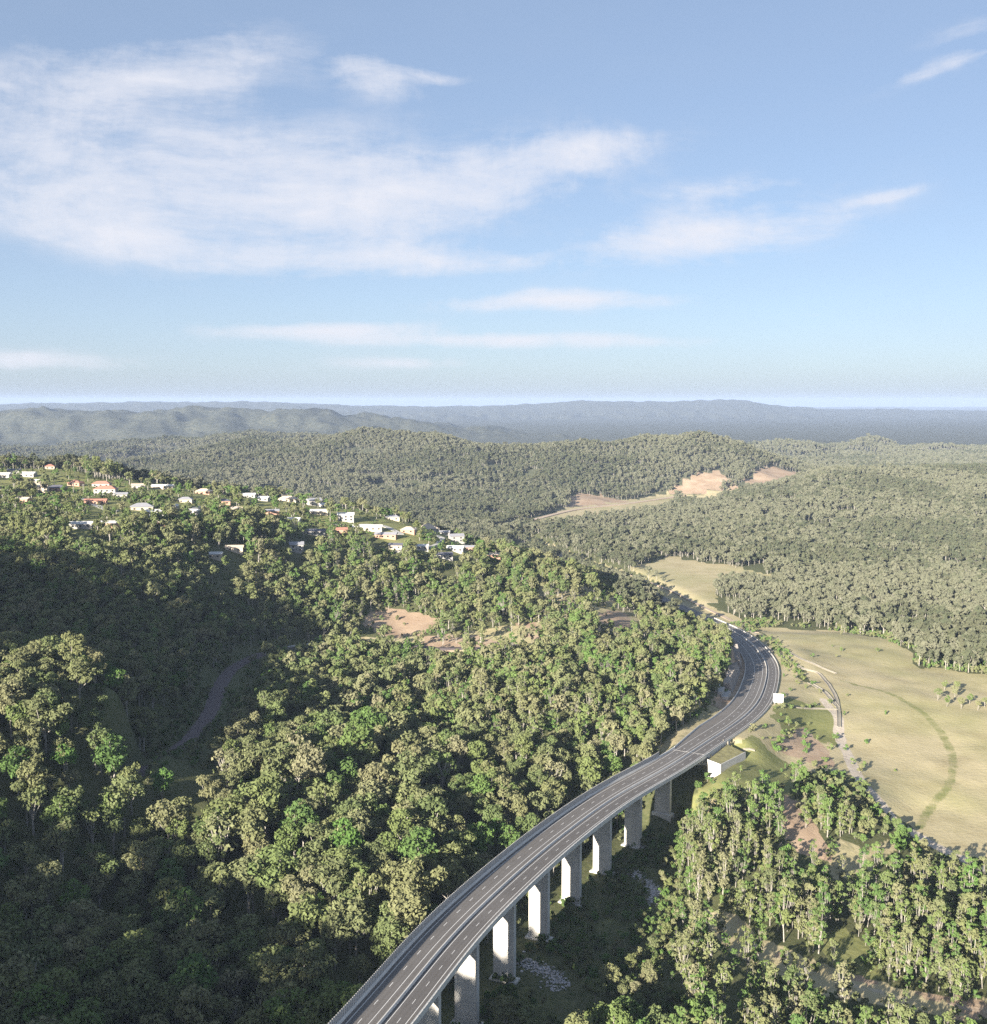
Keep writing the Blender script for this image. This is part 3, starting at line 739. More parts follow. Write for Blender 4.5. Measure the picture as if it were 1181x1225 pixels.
# ------------------------------------------------------------------ tree points
def candidates(t0, t1, u0, u1, spacing):
    """jittered grid in plan"""
    xs = np.arange(u0*t1, u1*t1, spacing); ys = np.arange(t0, t1, spacing)
    X, Y = np.meshgrid(xs, ys); X = X.ravel()+rng.uniform(-.48,.48,X.size)*spacing; Y = Y.ravel()+rng.uniform(-.48,.48,Y.size)*spacing
    m = (X/Y > u0) & (X/Y < u1); return X[m], Y[m]
def nearpoly(x, y, P, hw):
    out = np.zeros(len(x), bool); mn = P[:, :2].min(0)-hw; mx = P[:, :2].max(0)+hw
    m = (x > mn[0]) & (x < mx[0]) & (y > mn[1]) & (y < mx[1])
    if m.any(): out[m] = ((x[m][:,None]-P[None,:,0])**2+(y[m][:,None]-P[None,:,1])**2).min(1) < hw*hw
    return out
TREES = []   # dict arrays
x, y = candidates(330, 1330, -.60, .64, 8.2)
z = H(x, y); px, py = proj(x, y, z)
n0 = len(x); keep = np.ones(n0, bool); kind = np.array(['broad']*n0, dtype=object); sc = rng.triangular(.58,.95,1.5,n0)
u = rng.random(n0)
def inp(poly, t0, t1): return pip(px, py, poly) & (y > t0) & (y < t1)
d, s, rz = near_road(x, y)
keep &= ~((np.abs(d) < HALF+np.where(s > S_END, np.where(d > 0, 12, 15.5), 5)))
keep &= ~(((y > 1050) & (px > 740)) | ((y > 800) & (px > 1030)))
near_edge = (np.abs(d) < HALF+26) & (s < S_END); sc[near_edge] *= .75
keep &= ~(inp(FIELD, 480, 1130))
m_ = inp(RAILOPEN, 520, 900); kind[m_] = 'shrub'; keep &= ~(m_ & (u > .25))
m_ = inp(LOWWOOD, 380, 560); sc[m_] *= .45
m_ = inp(UNDER, 360, 600); sc[m_] *= .38; kind[m_ & (u > .12)] = 'shrub'; sc[m_ & (u > .12)] *= 2.6
keep &= ~inp(ROADSHADE, 1000, 1800)
m_ = (px > 905) & (px < 1036) & (py > 758) & (y < 1080) & (py < 950); kind[m_] = 'shrub'; keep &= ~(m_ & (u > .35))
b_ = inp(BATTER, 520, 900); keep &= ~(b_ & (u > .05)); kind[b_] = 'shrub'
keep &= ~inp(PILE, 560, 800)
rc = (x > 60) & (y < 700)
slim = (px > 800) & (y < 640) & (py > 940); kind[slim] = 'slim'
edge_ = slim & (nearpoly(x, y, ACCESS, 17) | ((px > 1020) & (py < 1050))); kind[edge_] = 'shrub'; sc[edge_] *= 1.1
for poly, a, b2, fr, dy in ((RDIRT,440,680,.2,26),(RDIRT2,440,640,.3,28),(RGREEN,380,600,.3,30),(RSTRIP,380,560,.35,34),(SCAR,850,1010,.25,16),(SHELF,820,1010,.4,12)):
    for q in (.35,.7,1.0,1.3): keep &= ~(pip(px, py-dy*q, poly) & (y > a-60) & (y < b2) & (u > fr*.6))
for poly, a, b2, fr in ((RDIRT,440,680,.05),(RDIRT2,440,640,.15),(RGREEN,380,600,.12),(RSTRIP,380,560,.18),(SCAR,850,1010,.0),(SHELF,820,1010,.12),(REDROCK,850,1100,.1),(BRUSH,850,1150,.45),(UNDER,360,600,.45)):
    keep &= ~(inp(poly, a, b2) & (u > fr))
shade_bush = (px > 640) & (px < 830) & (py > 1030) & ~inp(UNDER,360,600); 
g = inp(GULLYTREES, 500, 720); kind[g] = 'shrub'; sc[g] *= 1.6
hz = inp(HOUSEZONE, 880, 1420); keep &= ~(hz & (u > .70)); kind[hz & (u < .70)] = 'garden'; sc[hz] *= 1.0
hs_ = hz & (rng.random(n0) < .14); kind[hs_] = 'broad'; sc[hz] *= .85
for hh, p in zip(HL, HPOS):
    dd = np.hypot(x-p[0], y-p[1]); rr_ = hh[2]/2+4; keep &= ~(dd < rr_)
    # keep the sight line down to the house open
    v = np.array([p[0], p[1]])/math.hypot(p[0], p[1]); al = (x-p[0])*v[0]+(y-p[1])*v[1]; la = np.abs((x-p[0])*v[1]-(y-p[1])*v[0])
    keep &= ~((al < 0) & (al > -70) & (la < hh[2]*.42) & (u > .06))
keep &= ~nearpoly(x, y, RAIL, 8.5)
keep &= ~nearpoly(x, y, ACCESS, 5)
keep &= ~((px < 540) & (y < 640) & (kind == 'broad') & (rng.random(n0) > .66))
ls_ = inp(LITSLOPE, 640, 1250); kind[ls_ & (rng.random(n0) < .35)] = 'slim'
keep &= ~((z > rz-14) & (np.abs(d) < HALF+9) & (s < S_END))
x, y, z, kind, sc, px, py = [a[keep] for a in (x, y, z, kind, sc, px, py)]
# big trees in the deep valley on the left; a little clumping of heights
lefty = (px < 540) & (y < 640) & (kind == 'broad'); big = lefty & (rng.random(len(x)) > .0); sc = sc*np.where(lefty, np.where((px < 190) & (y > 520), 1.05, 1.36), 1.0)*(1+.18*fbm(x, y, 35, 2, 21))
far_dense = (kind == 'broad') & (y > 640)
sc[far_dense] *= 1.0
sp_ = (px > 715) & (px < 885) & (y > 860) & (py < 790); sc[sp_] *= .66
def extra(t0, t1, u0, u1, spacing, test, k, s0, s1_):
    global x, y, z, kind, sc, px, py
    a, b2 = candidates(t0, t1, u0, u1, spacing); c = H(a, b2); qx, qy = proj(a, b2, c); m = test(a, b2, c, qx, qy)
    a, b2, c, qx, qy = [v[m] for v in (a, b2, c, qx, qy)]
    x = np.r_[x, a]; y = np.r_[y, b2]; z = np.r_[z, c]; px = np.r_[px, qx]; py = np.r_[py, qy]; kind = np.r_[kind, np.array([k]*len(a), dtype=object)]; sc = np.r_[sc, rng.uniform(s0, s1_, len(a))]
def t_slim(a, b2, c, qx, qy):
    bad = nearpoly(a, b2, ACCESS, 17) | ((qx > 1020) & (qy < 1050)) | pip(qx, qy, FIELD) | pip(qx, qy, BATTER) | pip(qx, qy, UNDER)
    for poly, fr, dy in ((RDIRT,.15,26),(RDIRT2,.2,28),(RGREEN,.25,30),(RSTRIP,.2,34),(GULLYTREES,.1,0)): bad |= (pip(qx, qy, poly) | pip(qx, qy-dy*.5, poly) | pip(qx, qy-dy, poly) | pip(qx, qy-dy*1.3, poly)) & (rng.random(len(a)) > fr*.6)
    dd, ss, rz_ = near_road(a, b2)
    bad |= fbm(a, b2, 28, 2, 33) > .3
    return ~bad & (qx > 815) & (qy > 950) & (np.abs(dd) > HALF+10)
def t_gully(a, b2, c, qx, qy):
    dd, ss, rz_ = near_road(a, b2)
    rk = (np.hypot(qx-650, qy-1165) < 26) | (np.hypot(qx-772, qy-1058) < 22)
    return (pip(qx, qy, UNDER) | pip(qx, qy, LOWWOOD)) & (dd > -2) & ~rk & (fbm(a, b2, 22, 2, 44) > -.22) & (c < rz_-12)
extra(360, 620, -.05, .25, 4.4, t_gully, 'shrub', .55, 1.25)
extra(390, 640, .15, .64, 6.6, t_slim, 'slim', .5, .95)
# field clump at right edge and extra scattered ones
def put(pixlist, k, scale):
    global x, y, z, kind, sc, px, py
    P = np.array([hit(a, b2, 400, 1300) for a, b2 in pixlist])
    x = np.r_[x, P[:,0]]; y = np.r_[y, P[:,1]]; z = np.r_[z, P[:,2]]; kind = np.r_[kind, np.array([k]*len(P), dtype=object)]
    sc = np.r_[sc, np.array(scale)*rng.uniform(.85,1.15,len(P))]; q = proj(P[:,0],P[:,1],P[:,2]); px = np.r_[px, q[0]]; py = np.r_[py, q[1]]
put([(1122,838),(1133,846),(1142,836),(1150,848),(1160,842),(1170,850),(1178,846),(1186,852),(1130,826),(1145,828)], 'broad', .6)
put([(938,880),(945,884),(934,890),(952,870),(962,892),(930,900),(944,868),(1000,885),(1010,898),(1020,915),(1028,925),(1035,945)], 'shrub', 1.3)
put([(228,838)], 'slim', 1.5)
N_ALL = len(x); RZ_ = rng.uniform(0, 2*PI, N_ALL)
inframe = (px > -20) & (px < PW+20) & (py < PH+60)
size = sc*np.where(kind == 'broad', 15, np.where(kind == 'slim', 15, np.where(kind == 'garden', 9, 5)))/np.hypot(x, y)
indiv = np.zeros(N_ALL, bool)
for k, cap in (('broad',300),('slim',230),('garden',130),('shrub',300)):
    idx = np.where((kind == k) & inframe)[0]; idx = idx[np.argsort(-size[idx])][:cap]; indiv[idx] = True

def tree_label(k, qx, qy, t):
    if k == 'garden':
        if qx < 150: return 'rounded garden tree among the red roofed houses on the ridge', 'garden trees among the red roofs'
        if qx < 330: return 'rounded garden tree between the houses in the middle of the ridge', 'garden trees in mid ridge'
        if qx < 470: return 'rounded garden tree among the white roofed houses of the ridge', 'garden trees among the white roofs'
        return 'rounded garden tree around the houses at the right end of the ridge', 'garden trees at the end of the ridge'
    if k == 'shrub':
        if qx > 915 and qy < 910: return 'dark green shrub beside the brown rock batter', 'shrubs beside the rock batter'
        if qx < 420: return 'low shrub beside the dark rail bed in the valley', 'shrubs by the rail bed'
        if qx < 840 and qy > 900: return 'shaded shrub in the dark gully under the viaduct', 'shrubs under the viaduct'
        if qy < 905: return 'small green shrub on the grass slope outside the road bend', 'shrubs outside the bend'
        return 'dark green rounded shrub in the gully below the dry field', 'shrubs in the gully'
    if k == 'slim':
        if qx < 300: return 'tall slim pale gum standing alone beside the dirt rail bed', None
        if qy > 1150: return 'slender pale trunked gum by the bare dirt strip at the lower right', 'slender gums by the dirt strip'
        if qx > 1000: return 'slender pale trunked gum on the slope under the field edge', 'slender gums under the field edge'
        if qx > 800: return 'slender pale trunked gum on the slope right of the viaduct piers', 'slender gums right of the piers'
        return 'slender gum on the sunlit slope left of the road bend', 'slender gums left of the road bend'
    if qx > 1100 and qy < 870: return 'low olive tree of the clump standing in the dry field', 'clump of trees in the field'
    if qx > 640 and qy > 1030: return 'shaded gum in the dark gully right of the viaduct', 'gums in the gully right of the viaduct'
    if qx > 400: return 'broad gum close along the left side of the viaduct', 'gums along the viaduct'
    if qy > 1120: return 'broad shaded gum at the bottom left of the valley', 'gums at the bottom of the valley'
    if qx < 200: return 'broad gum in the valley left of the dirt rail bed', 'gums left of the rail bed'
    return 'broad sunlit gum on the spur between rail bed and viaduct', 'gums on the spur'
PROTO = {}
NAMES = {'broad':'gum_tree','slim':'slender_gum_tree','garden':'garden_tree','shrub':'shrub'}
for i in np.where(indiv)[0]:
    k = kind[i]; v = int(rng.integers(len(KINDS[k]))); cr_, tr_ = KINDS[k][v]
    r = empty(NAMES[k], (x[i], y[i], z[i]-.2), RZ_[i]); r.scale = (sc[i]*rng.uniform(.9,1.1), sc[i]*rng.uniform(.9,1.1), sc[i])
    lab, grp = tree_label(k, px[i], py[i], y[i]); tag(r, lab, 'shrub' if k == 'shrub' else 'tree', grp)
    if (k, v) not in PROTO:
        c = bpy.data.objects.new('crown', cr_); t_ = bpy.data.objects.new('trunk', tr_); PROTO[(k,v)] = (c, t_)
    else:
        c, t_ = [o.copy() for o in PROTO[(k,v)]]
    for o in (c, t_): COL.objects.link(o); o.parent = r
rest = ~indiv
def rest_obj(m, coll, name, label, cat):
    n = int(m.sum())
    if n == 0: return
    scv = np.stack([sc[m]*rng.uniform(.88,1.12,n), sc[m]*rng.uniform(.88,1.12,n), sc[m]*rng.uniform(.9,1.1,n)], -1)
    scatter_obj(name, np.stack([x[m],y[m],z[m]-.2],-1), RZ_[m], scv, rng.integers(0, len(TC[coll].objects), n), TC[coll], label, cat)
rest_obj(rest & (kind == 'broad') & (y < 640), 'near', 'forest', 'gum forest filling the left valley beyond the nearest trees', 'forest')
rest_obj(rest & (kind == 'broad') & (y >= 640), 'mid', 'forest', 'olive gum forest covering the ridge and its slopes', 'forest')
rest_obj(rest & (kind == 'slim'), 'slim', 'forest', 'slender gum regrowth on the sunlit slope left of the road', 'forest')
rest_obj(rest & (kind == 'garden'), 'bush', 'scrub', 'small garden bushes between the houses', 'shrubs')
rest_obj(rest & (kind == 'shrub'), 'bush', 'scrub', 'dense low shrubs in the gully and along the bare slopes by the viaduct', 'shrubs')

def scat(t0, t1, spacing, coll, name, label, cat, mask, smin=.75, smax=1.25, u0=-.56, u1=.60, cap=200000):
    xx, yy = candidates(t0, t1, u0, u1, spacing); zz = H(xx, yy); qx, qy = proj(xx, yy, zz)
    m = mask(xx, yy, zz, qx, qy); xx, yy, zz = xx[m], yy[m], zz[m]; n = len(xx)
    s_ = rng.uniform(smin, smax, n)*(1+.15*fbm(xx, yy, 60, 2, 31)); scv = np.stack([s_*rng.uniform(.9,1.1,n)]*2+[s_*rng.uniform(.85,1.15,n)], -1)
    scatter_obj(name, np.stack([xx,yy,zz-.2],-1), rng.uniform(0,2*PI,n), scv, (rng.integers(0, len(TC[coll].objects), n) if coll != 'far' else np.where(fbm(xx, yy, 260, 4, 61)+rng.normal(size=n)*.16 > .13, rng.integers(4, 6, n), rng.integers(0, 4, n))), TC[coll], label, cat); print(name, coll, n)
FT = resample(np.array([hit(a,b2,1950,3000) for a,b2 in FARTRACK]), 8.0, 6)
def m_far(xx, yy, zz, qx, qy):
    jx = qx+rng.normal(size=len(qx))*2; jy = qy+rng.normal(size=len(qx))
    bad = np.zeros(len(xx), bool)
    for poly, a, b2 in ((FGRASS,1250,1800),(ROADSHADE,1000,1900),(FARVIEW,2000,3000),(CLEAR_A,2200,2900),(CLEAR_B,2200,3000),(CLEAR_C,2300,3100),(CLEAR_D,2200,3000)): bad |= pip(jx, jy, poly) & (yy > a) & (yy < b2)
    bad |= pip(jx, jy, FIELD) & (yy < 1130)
    bad |= (yy < 1150) & (qx < 925) & (qy > 742)
    dd, ss, _ = near_road(xx, yy); bad |= (np.abs(dd) < 24) & (ss > S_END)
    bad |= nearpoly(xx, yy, FT, 17)
    bad |= (fbm(xx, yy, 45, 3, 71)+.5*fbm(xx, yy, 220, 2, 72) > .42)
    return ~bad & ((yy > 1330) | ((qx > 740) & (yy > 1050)) | (qx > 1030))
scat(800, 2250, 8.6, 'far', 'forest', 'grey green gum forest on the hill right of the highway', 'forest', m_far)
scat(2250, 3500, 9.8, 'far', 'forest', 'grey green gum forest on the middle ridge behind the houses', 'forest', m_far, .8, 1.3)
scat(3500, 5300, 15.0, 'far', 'forest', 'hazy gum forest on the low knolls beyond the middle ridge', 'forest', m_far, 1.0, 1.6)
def m_hill(xx, yy, zz, qx, qy): return (hill(xx, yy) > -200)
def scat_hill():  # out-of-view trees added on the crest to make its shadow edge ragged
    a = rng.uniform(-190, 110, 2600); c = rng.uniform(-1100, 0, 2600); xx = c*SN[0]+a*SD[0]; yy = c*SN[1]+a*SD[1]
    m = (np.hypot(xx,yy) > 60) & ~((yy > 150) & (xx/np.maximum(yy,1) > -.54)) & (xx < -40); xx, yy = xx[m], yy[m]; zz = H(xx, yy); n = len(xx)
    scatter_obj('forest', np.stack([xx,yy,zz-.2],-1), rng.uniform(0,2*PI,n), np.repeat(rng.uniform(.7,1.2,n)[:,None],3,1), rng.integers(0,6,n), TC['mid'], 'unseen gum forest added on the escarpment left of the view to break up its shadow', 'forest')
scat_hill()
def m_bush(xx, yy, zz, qx, qy):
    dd, ss, rz = near_road(xx, yy)
    bad = pip(qx, qy, FIELD) & (rng.random(len(xx)) > .012)
    bad |= (np.abs(dd) < HALF+np.where(ss > S_END, np.where(dd > 0, 4, 13), 2)) & ((ss > S_END) | (rng.random(len(xx)) > .3))
    bad |= nearpoly(xx, yy, RAIL, 5) | nearpoly(xx, yy, ACCESS, 3)
    bare = pip(qx, qy, PILE) | pip(qx, qy, SCAR) | pip(qx, qy, RDIRT) | pip(qx, qy, RSTRIP) | pip(qx, qy, SHELF) | pip(qx, qy, BATTER) | pip(qx, qy, REDROCK)
    bad |= bare & (rng.random(len(xx)) > .10)
    for p in HPOS: bad |= np.hypot(xx-p[0], yy-p[1]) < 11
    f = fbm(xx, yy, 30, 2, 91); bad |= (f < -.05) & ~bare
    return ~bad
scat(340, 1150, 4.8, 'bush', 'scrub', 'low green scrub under and between the gum trees', 'shrubs', m_bush, .6, 1.3)

# ------------------------------------------------------------------ road and viaduct
S0 = 0.0; S1 = CS[-1]-2
def ribbon(name, s0, s1, o0, o1, dz, m, parent=None, step=4.0, attr=False):
    P = roadpath(s0, s1, step, dz); V = []; F = []; lat = []
    cols = np.linspace(o0, o1, 3) if attr else [o0, o1]; nc = len(cols)
    for (a, b2, c, nx, ny) in P:
        for o in cols: V.append((a+nx*o, b2+ny*o, c)); lat.append(o)
    for i in range(len(P)-1):
        for j in range(nc-1): F.append((i*nc+j, i*nc+j+1, (i+1)*nc+j+1, (i+1)*nc+j))
    ob = mk(name, V, F, m, parent)
    if attr:
        at = ob.data.attributes.new('lat', 'FLOAT', 'POINT'); at.data.foreach_set('value', np.array(lat, np.float32))
    return ob
road = ribbon('road', 0, S1, -HALF+.05, HALF-.05, .02, M_ASPH, attr=True); tag(road, kind='structure')
# the left shoulder widens after the viaduct
P = roadpath(S_END-2, S_END+560, 4.0, .012); V = []; F = []
for i, (a, b2, c, nx, ny) in enumerate(P):
    wdt = 5.0*min(1, i/14); V += [(a+nx*(-HALF-wdt), b2+ny*(-HALF-wdt), c), (a+nx*(-HALF+.1), b2+ny*(-HALF+.1), c)]
    if i: F.append((2*i-2, 2*i-1, 2*i+1, 2*i))
ob = mk('road_shoulder', V, F, M_ASPH); tag(ob, kind='structure')
def lines(name, spec, parent):
    m = MB()
    for s0, s1, o, w in spec:
        P = roadpath(s0, s1, 4.0, .032); k = len(m.V)
        for (a, b2, c, nx, ny) in P: m.V += [(a+nx*(o-w/2), b2+ny*(o-w/2), c), (a+nx*(o+w/2), b2+ny*(o+w/2), c)]
        for i in range(len(P)-1): m.F.append((k+2*i, k+2*i+1, k+2*i+3, k+2*i+2))
    return m.build(name, M_LINE, parent)
lines('edge_line', [(0,S1,-8.35,.2),(0,S1,-2.15,.2),(0,S1,2.55,.2),(0,S1,8.0,.2)], road)
dsh = []
for s_ in np.arange(0, 1700, 12.0): dsh += [(s_, s_+3.2, -5.25, .2), (s_+4, s_+7.2, 5.4, .17)]
lines('lane_dash', dsh, road)

mid = road_at(PIER_S[3]); via = empty('viaduct', (0,0,0)); tag(via, 'long curved concrete highway viaduct on tall rectangular piers', 'bridge')
# deck: slab with wings and a box girder
prof = [(-HALF-.25,0),(HALF+.25,0),(HALF+.25,-.75),(HALF-.6,-.85),(5.6,-1.25),(4.6,-2.9),(-4.6,-2.9),(-5.6,-1.25),(-HALF+.6,-.85),(-HALF-.25,-.75)]
MB().sweep(roadpath(0, S_END+2, 4.0), prof[::-1]).build('deck', M_CONC, via)
barR = [(HALF-.45,0),(HALF-.22,.85),(HALF+.1,.9),(HALF+.28,.9),(HALF+.28,-.78),(HALF+.252,-.78),(HALF+.252,0)]
bar = MB().sweep(roadpath(0, S_END+2, 4.0, .03), [(HALF-.5,0),(HALF-.2,.95),(HALF+.32,.95),(HALF+.32,-1.0),(HALF+.255,-1.0),(HALF+.255,0)][::-1]).build('side_barrier', M_CONC, via)
rl = MB()
P = roadpath(0, S_END, 4.0)
rl.sweep([(a,b2,c+1.36,nx,ny) for a,b2,c,nx,ny in P], [(HALF+.02,-.05),(HALF+.14,-.05),(HALF+.14,.05),(HALF+.02,.05)])
for (a,b2,c,nx,ny) in P: rl.tube([(a+nx*(HALF+.08),b2+ny*(HALF+.08),c+.95),(a+nx*(HALF+.08),b2+ny*(HALF+.08),c+1.34)],[.06,.06],4)
rl.build('railing', M_STEEL, bar)
barl = MB().sweep(roadpath(0, S_END+2, 4.0, .03), [(-HALF-.32,-1.0),(-HALF-.32,.95),(-HALF+.2,.95),(-HALF+.5,0),(-HALF-.255,0),(-HALF-.255,-1.0)][::-1]).build('side_barrier', M_CONC, via)
# tall ribbed screen on the left barrier
S_SCR = S_END-22
sc_ = MB()
Pf = roadpath(0, S_SCR, 1.25, .98)
sc_.sweep(Pf, [(-HALF-.14,0),(-HALF-.14,2.6),(-HALF-.10,2.6),(-HALF-.10,0)])
M_SCR = simple('screen_panel', (.46,.46,.45), .1, .6, .6)
scr = sc_.build('safety_screen', M_SCR, via)
rb = MB()
for (a,b2,c,nx,ny) in Pf:
    p0 = np.array([a+nx*(-HALF-.02), b2+ny*(-HALF-.02), c]); rb.tube([p0, p0+[0,0,2.7]], [.15,.12], 4)
rb.build('screen_post', M_CONCD, scr)
MB().sweep(roadpath(0, S_END+2, 4.0, .03), [(.55,0),(.78,.95),(1.12,.95),(1.35,0)][::-1]).build('median_barrier', M_CONC, via)
# expansion joints
jm = MB()
for s_ in (S_END-1.0,):
    jm.sweep([(*road_at(s_, 0, .036)[:3], *np.array([np.interp(s_, CS, NRM[:,0]), np.interp(s_, CS, NRM[:,1])])), (*road_at(s_+.5, 0, .036)[:3], *np.array([np.interp(s_, CS, NRM[:,0]), np.interp(s_, CS, NRM[:,1])]))], [(-HALF+.6,0),(HALF-.6,0),(HALF-.6,.02),(-HALF+.6,.02)])
jm.build('expansion_joint', M_CONC, via)
def pier_mat():
    m, nt = mat('pier_concrete'); b = NB(nt); ge = b('ShaderNodeNewGeometry'); sx = b('ShaderNodeSeparateXYZ'); b.l(ge.outputs['Position'], sx.inputs[0])
    n = b.noise(ge.outputs['Position'], .25, 7, .65)
    fr = b.math('FRACT', b.math('MULTIPLY', sx.outputs['Z'], 1/4.2)); ln = b.math('LESS_THAN', fr, .035)
    c = b.ramp(n, [(.3, (.46,.445,.41)), (.7, (.58,.56,.52))]); c = b.mix(b.math('MULTIPLY', ln, .3), c, (.30,.29,.27))
    mp = b('ShaderNodeMapping'); mp.inputs['Scale'].default_value = (.9,.9,.05); b.l(ge.outputs['Position'], mp.inputs[0])
    st = b.noise(mp.outputs[0], 1.0, 5, .7); c = b.mix(b.ramp(st, [(.5, (0,0,0)), (.72, (.6,.6,.6))]), c, (.33,.31,.28))
    p = b('ShaderNodeBsdfPrincipled', i_Roughness=.8); b.l(c, p.inputs['Base Color']); o = b('ShaderNodeOutputMaterial'); b.l(p.outputs[0], o.inputs[0]); return m
M_PIER = pier_mat()
PW_, PT = 8.6, 2.5
pier_all = [PIER_S[0]-_sp*k for k in (2,1)]+PIER_S
for s_ in pier_all:
    if s_ < 4: continue
    c0 = road_at(s_, 0); zt = c0[2]-2.92; gz = H1(c0[0], c0[1]); a = math.atan2(np.interp(s_, CS, NRM[:,1]), np.interp(s_, CS, NRM[:,0]))
    pe = MB().box(-PW_/2,PW_/2,-PT/2,PT/2,gz-3,zt).build('pier', M_PIER, via); pe.location = (c0[0],c0[1],0); pe.rotation_euler = (0,0,a)
    ft = MB().box(-PW_/2-1.3,PW_/2+1.3,-PT/2-1.2,PT/2+1.2,gz-4,gz+.7).build('footing', M_CONC, pe)
# abutment: front wall, side block with planted top
fa = road_at(S_END, 0); zr = fa[2]
aw = MB()
def RP(s_, o): p = road_at(s_, o); return (p[0], p[1])
aw.poly_prism([RP(S_END,-HALF-.3),RP(S_END,HALF+.0),RP(S_END+1.6,HALF+.0),RP(S_END+1.6,-HALF-.3)], zr-16, zr-2.95)
aw.poly_prism([RP(S_END+1.7,HALF-.6),RP(S_END+1.7,HALF+.1),RP(S_END+42,HALF+.1),RP(S_END+42,HALF-.6)], zr-14, [zr-.2,zr-.2,zr-2.4,zr-2.4])
aw.build('abutment', M_CONC, via)
bl = MB()
q0,q1,q2,q3 = RP(S_END-3,HALF+.9),RP(S_END-4.5,HALF+9.2),RP(S_END+30,HALF+13),RP(S_END+34,HALF+.9)
zz0 = zr-2.2
def wallseg(m, p, q, th_, z0a, z0b, z1a, z1b):
    p = np.array(p); q = np.array(q); t_ = (q-p)/np.linalg.norm(q-p); n_ = np.array([-t_[1], t_[0]])*th_
    m.poly_prism([p, q, q+n_, p+n_], [z0a,z0b,z0b,z0a], [z1a,z1b,z1b,z1a])
wallseg(bl, q0, q1, .5, zr-15, zr-15, zr-1.6, zr-2.8)
wallseg(bl, q1, q2, .5, zr-15, zr-15, zr-2.8, zr-4.6)
bl.build('wing_wall', M_PIER, via)
def inset(p, c_, k): return (p[0]+(c_[0]-p[0])*k, p[1]+(c_[1]-p[1])*k)
cc_ = tuple(np.mean([q0,q1,q2,q3],axis=0))
M_TURF = simple('turf', (.22,.20,.085), .45, .35)
top = MB().poly_prism([inset(q,cc_,.07) for q in (q0,q1,q2,q3)], zr-10, [zr-2.0,zr-3.2,zr-4.6,zr-2.6]).build('planted_fill', M_TURF, via)

# barriers after the viaduct, each a run of its own
def barrier(name, s0, s1, o, label, h=.95, w=.5, m=M_CONC):
    P = roadpath(s0, s1, 4.0, .02); P = [(a+nx*o, b2+ny*o, c, nx, ny) for a,b2,c,nx,ny in P]
    ob = MB().sweep(P, [(-w/2,-.3),(-w/2,.1),(-w*.22,h),(w*.22,h),(w/2,.1),(w/2,-.3)][::-1]).build(name, m); tag(ob, label, 'barrier'); return ob
barrier('concrete_barrier', S_END+2.3, S_END+560, HALF+.1, 'pale concrete barrier along the outer edge of the bend', 1.0, .6)
barrier('concrete_barrier', S_END+2.3, S_END+560, .95, 'concrete median barrier running between the carriageways past the viaduct', .95, .7)
P = [(road_at(S_END+3+4*i, -HALF-5.0*min(1,i/14)-.2)) for i in range(88)]
P = np.array(P); ob = MB().sweep(polypath(P, .02), [(-.3,-.3),(-.3,.1),(-.13,1.0),(.13,1.0),(.3,.1),(.3,-.3)][::-1]).build('concrete_barrier', M_CONC); tag(ob, 'concrete barrier on the inner left edge of the bend under the cutting', 'barrier')

# cutting wall on the left of the bend
M_SHOT = simple('sprayed_concrete', (.24,.215,.19), .45, .18, .9, 7, .6)
def cutwall(s0, s1, off, h0, h1, name, label, m=M_SHOT):
    V = []; F = []; n = int((s1-s0)/4)+1; rows = 5
    for i, s_ in enumerate(np.linspace(s0, s1, n)):
        hh = np.interp(i/(n-1), [0,.5,1], [h0,h1,h0*.7])*(1+.18*math.sin(i*1.3)+.1*math.sin(i*3.7))
        for r_ in range(rows):
            f = r_/(rows-1); p = road_at(s_, off-2.2*f+.35*math.sin(i*2.1+r_*1.7)); V.append((p[0], p[1], p[2]-.5+hh*f))
        p = road_at(s_, off-6.5); V.append((p[0], p[1], p[2]-.8+hh)); p = road_at(s_, off-6.5); V.append((p[0], p[1], p[2]-3))
    c = rows+2
    for i in range(n-1):
        for j in range(c-1): F.append((i*c+j, (i+1)*c+j, (i+1)*c+j+1, i*c+j+1))
    F.append(tuple(range(c-1,-1,-1))); F.append(tuple((n-1)*c+j for j in range(c)))
    ob = mk(name, V, F, m); tag(ob, label, 'wall'); return ob
SA = s_near(road_bp((900,840)))
cutwall(SA+25, SA+120, -HALF-9.0, 7, 11, 'retaining_wall', 'rough sprayed concrete wall lining the cutting left of the bend')
cutwall(SA+122, SA+230, -HALF-8.0, 8, 12, 'retaining_wall', 'shaded far stretch of rough cutting wall where the highway turns away')
def terrace():
    p = road_at(SA+6, -HALF-11); a = math.atan2(np.interp(SA+6, CS, T[:,1]), np.interp(SA+6, CS, T[:,0]))
    ob = MB().box(-9,9,-2,2,-4,2.6).box(-6,8,2.02,5,-4,5.2).box(-2,6,5.02,7.5,-4,7.2).build('concrete_terrace', M_CONCD); ob.location = p; ob.rotation_euler = (0,0,a)
    tag(ob, 'stepped concrete block at the near foot of the cutting', 'retaining block')
terrace()

# big white sign board
def sign():
    p = hit(931,842,600,900); p = np.array([*road_at(s_near((p[0],p[1])), HALF+4.5)]); p[2] = H1(p[0],p[1])
    r = empty('sign_board', tuple(p), math.radians(-12)); tag(r, 'big blank white sign board beside the outer edge of the bend', 'sign')
    MB().box(-3.3,3.3,-.12,.12,1.4,7.2).build('panel', M_WHITE, r)
    for sx in (-2.2,2.2): MB().box(sx-.14,sx+.14,.14,.42,-1,6.6).build('post', M_STEEL, r)
sign()
